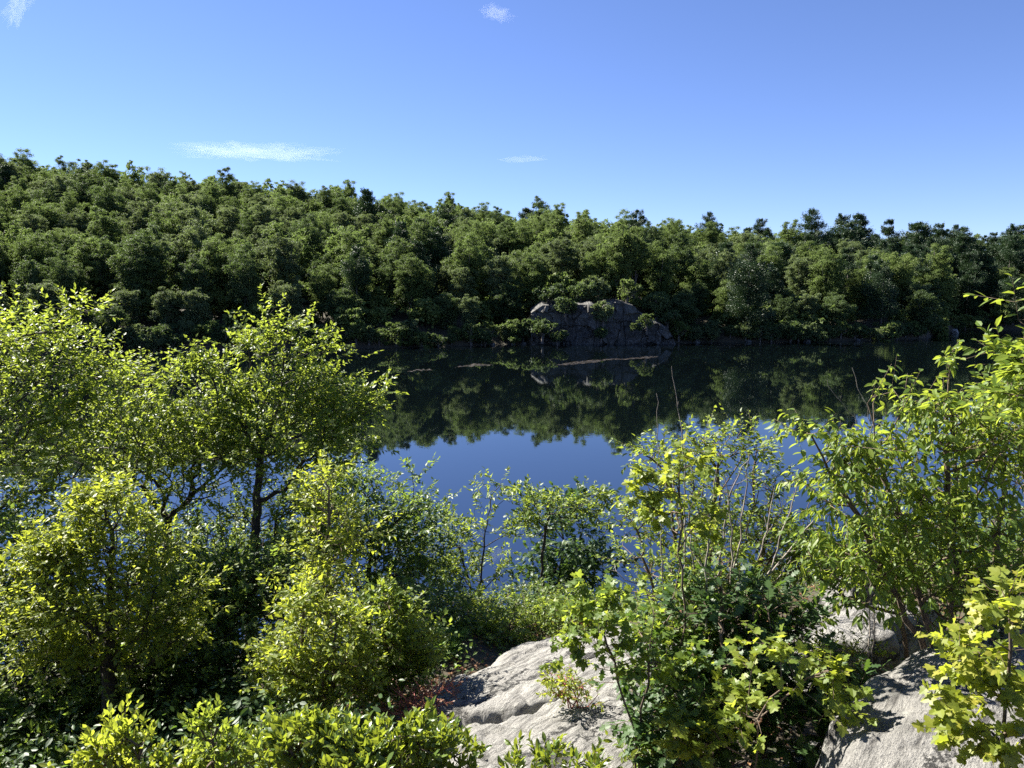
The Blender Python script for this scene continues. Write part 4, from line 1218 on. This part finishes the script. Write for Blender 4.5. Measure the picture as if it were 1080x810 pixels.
bare("bare_shrub", "fine reddish brown bare brush beyond the grey shrub", [[(830, 640, 6.6), (845, 560, 6.6), (860, 505, 6.6)], [(835, 640, 6.6), (830, 560, 6.6), (815, 500, 6.6)], [(825, 640, 6.6), (800, 560, 6.6), (790, 500, 6.6)], [(840, 640, 6.6), (870, 580, 6.6), (890, 530, 6.6)]], 0.006, 5, mat='bark_brown', forks=22, flen=0.55)
bare("dead_sapling", "small dead twigs poking out above the right shrub", [[(930, 520, 4.6), (915, 430, 4.6), (898, 388, 4.6)], [(925, 520, 4.6), (900, 440, 4.6), (870, 400, 4.6)]], 0.004, 6, forks=6, flen=0.12)

# ------------------------------------------------------------------ right side
plant("leafy_shrub", "large bright shrub with drooping pointed leaves, right of the open water", "bush",
      [[(1010, 720, 4.6), (1005, 600, 4.5), (1000, 480, 4.4), (1000, 365, 4.4)], [(1000, 720, 4.6), (960, 600, 4.5), (930, 500, 4.4), (915, 425, 4.4)], [(1020, 720, 4.6), (1050, 600, 4.6), (1060, 480, 4.6)], [(995, 720, 4.6), (930, 600, 4.5), (890, 520, 4.4), (855, 458, 4.3)]],
      [(1000, 405, 14, 22, 4.4), (985, 430, 26, 22, 4.4), (940, 420, 26, 20, 4.4), (985, 465, 60, 40, 4.4), (895, 480, 34, 16, 4.35), (1050, 480, 45, 50, 4.5), (950, 535, 75, 40, 4.4), (1030, 560, 70, 60, 4.5), (900, 580, 50, 35, 4.4),
       (990, 615, 80, 35, 4.4), (870, 540, 24, 14, 4.35), (855, 458, 14, 7, 4.3), (880, 500, 40, 12, 4.35)],
      560, 'lance', 'lit', 0.066, 8, 0.2, seed=50, bark='bark_brown', parts=SH, r_max=0.02, droop=0.75, flat=0.55, r_tip=0.002)
plant("leafy_shrub", "green shrub under the drooping one, hanging over the outcrop's upper edge", "bush",
      [[(960, 720, 4.9), (950, 650, 4.9), (930, 600, 4.9)], [(970, 720, 4.9), (1000, 650, 4.9), (1040, 610, 4.9)]],
      [(900, 605, 44, 22, 5.2), (955, 634, 46, 22, 5.0), (1015, 618, 50, 20, 5.0), (940, 590, 60, 26, 5.2), (860, 590, 30, 26, 5.6), (1060, 600, 40, 30, 5.0)],
      250, 'lance', 'green', 0.07, 8, 0.18, seed=51, bark='bark_brown', parts=SH, r_max=0.016, droop=0.6)
plant("broadleaf_tree", "tree at the right edge, only its branch ends reach into the picture", "tree",
      [[(1300, 900, 3.9), (1290, 600, 3.9), (1260, 400, 3.9), (1230, 250, 3.9)]],
      [(1060, 318, 20, 5, 3.8), (1085, 310, 22, 8, 3.8), (1080, 335, 26, 9, 3.8), (1062, 352, 16, 6, 3.8), (1062, 388, 22, 10, 3.8), (1085, 375, 24, 14, 3.8), (1075, 420, 28, 12, 3.8), (1150, 330, 70, 70, 3.9, .2), (1200, 240, 80, 80, 4.0, .15), (1130, 430, 50, 40, 3.9, .3)],
      95, 'ell', 'lit', 0.065, 9, 0.18, seed=52, bark='bark_brown', r_max=0.05, r_tip=0.002)
plant("leafy_shrub", "pale feathery shrub at the right edge below the hanging branch", "bush",
      [[(1110, 720, 5.4), (1090, 560, 5.4), (1075, 440, 5.4)]],
      [(1070, 440, 30, 30, 5.4), (1060, 410, 14, 12, 5.4), (1090, 480, 40, 40, 5.4), (1050, 450, 16, 20, 5.4)],
      150, 'ell', 'lit', 0.05, 9, 0.18, seed=53, bark='bark_brown', parts=SH, r_max=0.016)
plant("maple_sapling", "yellow green maple sapling in front of the outcrop, lower right corner", "sapling",
      [[(1062, 850, 2.5), (1060, 780, 2.5), (1064, 690, 2.5), (1070, 610, 2.5)]],
      [(1050, 632, 40, 22, 2.5), (1030, 690, 34, 22, 2.5), (1062, 730, 45, 30, 2.5), (1000, 735, 24, 12, 2.45), (1078, 680, 30, 36, 2.55), (1030, 780, 34, 20, 2.4), (1075, 790, 30, 24, 2.4), (1020, 640, 16, 12, 2.5)],
      85, 'maple', 'lime', 0.044, 7, 0.10, seed=54, bark='bark_brown', parts=SH, r_max=0.006, droop=0.5, flat=0.45, r_tip=0.0012)
plant("low_bush", "little yellowish bush in front of the small sunlit slab", "bush",
      [[(890, 715, 5.2), (888, 690, 5.2)], [(900, 715, 5.2), (910, 690, 5.2)]],
      [(890, 690, 24, 14, 5.2), (915, 684, 18, 12, 5.2), (870, 700, 22, 12, 5.1)],
      80, 'ell', 'yel', 0.032, 9, 0.1, seed=55, bark='bark_brown', parts=SH, r_max=0.006)
plant("low_bush", "little yellow and red bush growing from the slab crack", "bush",
      [[(600, 748, 5.5), (596, 722, 5.5)], [(606, 748, 5.5), (615, 725, 5.5)], [(610, 748, 5.5), (585, 730, 5.5)]],
      [(592, 726, 22, 10, 5.5), (610, 735, 26, 10, 5.5)],
      55, 'ell', 'yel', 0.034, 9, 0.1, seed=56, bark='bark_red', parts=SH, r_max=0.006)
plant("low_bush", "low red twigged blueberry at the left end of the pale slab", "bush",
      [[(440, 765, 6.0), (438, 735, 6.0)], [(452, 765, 6.0), (458, 738, 6.0)], [(430, 765, 6.0), (424, 740, 6.0)]],
      [(440, 738, 26, 14, 6.0), (465, 730, 18, 12, 6.1), (420, 748, 16, 10, 5.9)],
      90, 'ell', 'red', 0.028, 6, 0.12, seed=57, bark='bark_red', parts=SH, r_max=0.006, r_tip=0.0025)

# ------------------------------------------------------------------ laurels and scrub along the bottom edge
for k, (lab, bl, mt, n, Y) in enumerate([
    ("laurel bush with upright leaves, in the middle of the bottom edge", [(395, 804, 40, 14), (428, 784, 22, 10), (362, 780, 14, 14), (460, 800, 14, 12)], 'laurel', 130, 3.3),
    ("laurel bush left of the slab at the bottom edge", [(330, 804, 36, 14), (304, 780, 18, 14), (280, 800, 20, 10), (338, 776, 10, 12)], 'laurel', 115, 3.4),
    ("laurel bush growing up against the lower slab", [(470, 806, 40, 12), (445, 790, 24, 14)], 'laurel', 70, 3.5),
    ("yellow green scrub bush at the bottom left", [(130, 800, 40, 16), (170, 812, 36, 12), (130, 772, 10, 10)], 'yel', 80, 3.4),
    ("sparse scrub between the bottom left bush and the laurels", [(240, 800, 44, 18), (215, 770, 16, 14)], 'lit', 70, 3.6),
    ("few laurel sprigs at the foot of the lower slab", [(570, 822, 36, 12), (625, 812, 26, 14)], 'laurel', 40, 3.5)]):
    cx_ = bl[0][0]
    plant("laurel_bush" if 'laurel' in lab.split()[0:3] else "low_bush", lab, "bush", [[(cx_ - 8, 880, Y), (cx_ - 10, bl[0][1], Y)], [(cx_ + 8, 880, Y), (cx_ + 16, bl[0][1], Y)]],
          [(*b, Y) for b in bl], n, 'lance' if mt == 'laurel' else 'ell', mt, 0.05 if mt == 'laurel' else 0.04, 9, 0.11, seed=60 + k, bark='bark_brown', parts=SH, r_max=0.008,
          up=0.9, droop=-0.35, flat=0.35, mode='whorl', width=1.15)

# ------------------------------------------------------------------ undergrowth and fallen leaves
def scatter(name, label, cat, mat, n, region, size, hmax, shape, seed, lying=False):
    rng = np.random.default_rng(seed)
    x0, x1, y0, y1 = region
    cx_ = rng.uniform(x0, x1, n // 14); cy_ = rng.uniform(y0, y1, n // 14)
    I = rng.integers(0, len(cx_), n)
    h = hmax * rng.uniform(0.3, 1.0, len(cx_))
    X = cx_[I] + rng.normal(size=n) * 0.14; Y = cy_[I] + rng.normal(size=n) * 0.14
    ok = np.ones(n, bool)
    for poly in SLABS:
        ok &= pt_seg_sd(X, Y, poly) > (0.12 if not lying else -0.02)
    ok &= Y > 2.2
    X, Y, I = X[ok], Y[ok], I[ok]
    G = gz(X, Y); ok = G > 0.1
    X, Y, I, G = X[ok], Y[ok], I[ok], G[ok]
    m = len(X)
    Zz = G + (0.015 if lying else h[I] * rng.random(m) + 0.02)
    D = rng.normal(size=(m, 3)); D[:, 2] = D[:, 2] * (0.15 if lying else 0.4) + (0 if lying else 0.15)
    N = np.array((0, 0, 1.0)) + rng.normal(size=(m, 3)) * (0.25 if lying else 0.45)
    o = link(name, leaves_mesh(name, np.stack([X, Y, Zz], -1), D, N, size * rng.uniform(0.6, 1.3, m), shape, M[mat], rng, 0.6))
    tag(o, label, cat, None, 'stuff')
    COUNT['leaves'] += m
scatter("undergrowth", "low green undergrowth covering the near slope", "undergrowth", 'green', 60000, (-13, 13, 3.2, 24), 0.06, 0.45, 'diamond', 1)
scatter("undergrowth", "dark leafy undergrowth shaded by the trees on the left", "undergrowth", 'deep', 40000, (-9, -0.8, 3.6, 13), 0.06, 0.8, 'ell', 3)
scatter("undergrowth", "thick low growth on the slope right of the outcrop", "undergrowth", 'green', 60000, (3.6, 14, 3.4, 22), 0.06, 0.9, 'diamond', 4)
scatter("fallen_leaves", "dry brown leaves lying on the ground and in the slab cracks", "fallen leaves", 'litter', 26000, (-6, 6, 2.2, 12), 0.06, 0.02, 'ell', 2, True)

# ------------------------------------------------------------------ clouds
def cloud(label, px_, py_, wpx, hpx, dist, dens, seed, tilt=0.0, wisp=0.0):
    import bmesh
    c = at(px_, py_, dist); m = dist / F
    bm = bmesh.new(); bmesh.ops.create_icosphere(bm, subdivisions=5, radius=1.0)
    v = np.array([q.co[:] for q in bm.verts]); faces = np.array([[w.index for w in f.verts] for f in bm.faces]); bm.free()
    k = 1 + wisp * fbm(v[:, 0] * 1.6 * 2.5, v[:, 1] * 2.0, v[:, 2] * 1.6, seed=seed, octaves=5, gain=0.6)
    v = v * k[:, None] * np.array((wpx * m / 2, wpx * m * 0.3, hpx * m / 2))
    v[:, 2] += 0.10 * hpx * m * fbm(v[:, 0] / (wpx * m * 0.2), v[:, 1] / (wpx * m * 0.2), seed=seed + 2)
    mt, n, l, out = new_mat("cloud_vapour")
    vs = n.new("ShaderNodeVolumeScatter"); vs.inputs['Density'].default_value = dens * 2.4; vs.inputs['Color'].default_value = (0.33, 0.34, 0.36, 1); vs.inputs['Anisotropy'].default_value = 0.2
    l.new(vs.outputs[0], out.inputs['Volume'])
    o = link("cloud", mesh_np("cloud", v, faces, mt, smooth_shade=True)); o.location = c; o.rotation_euler = (0, tilt, 0)
    tag(o, label, "cloud", "small clouds in the blue sky")
cloud("long thin white cloud low over the left part of the hill", 266, 160.5, 165, 3.6, 2600, 0.0026, 1, 0.02, 0.5)
cloud("white wisp in the top left corner of the sky", 17, 8, 22, 34, 2600, 0.0022, 2, 0.5, 0.5)
cloud("small white puff at the top middle of the sky", 524, 15, 30, 13, 2600, 0.0024, 3, 0.15, 0.5)
cloud("faint short streak of cloud above the middle of the hill", 552, 168, 50, 4.5, 2600, 0.0012, 4, -0.03, 0.2)
print("LEAVES", COUNT['leaves'])
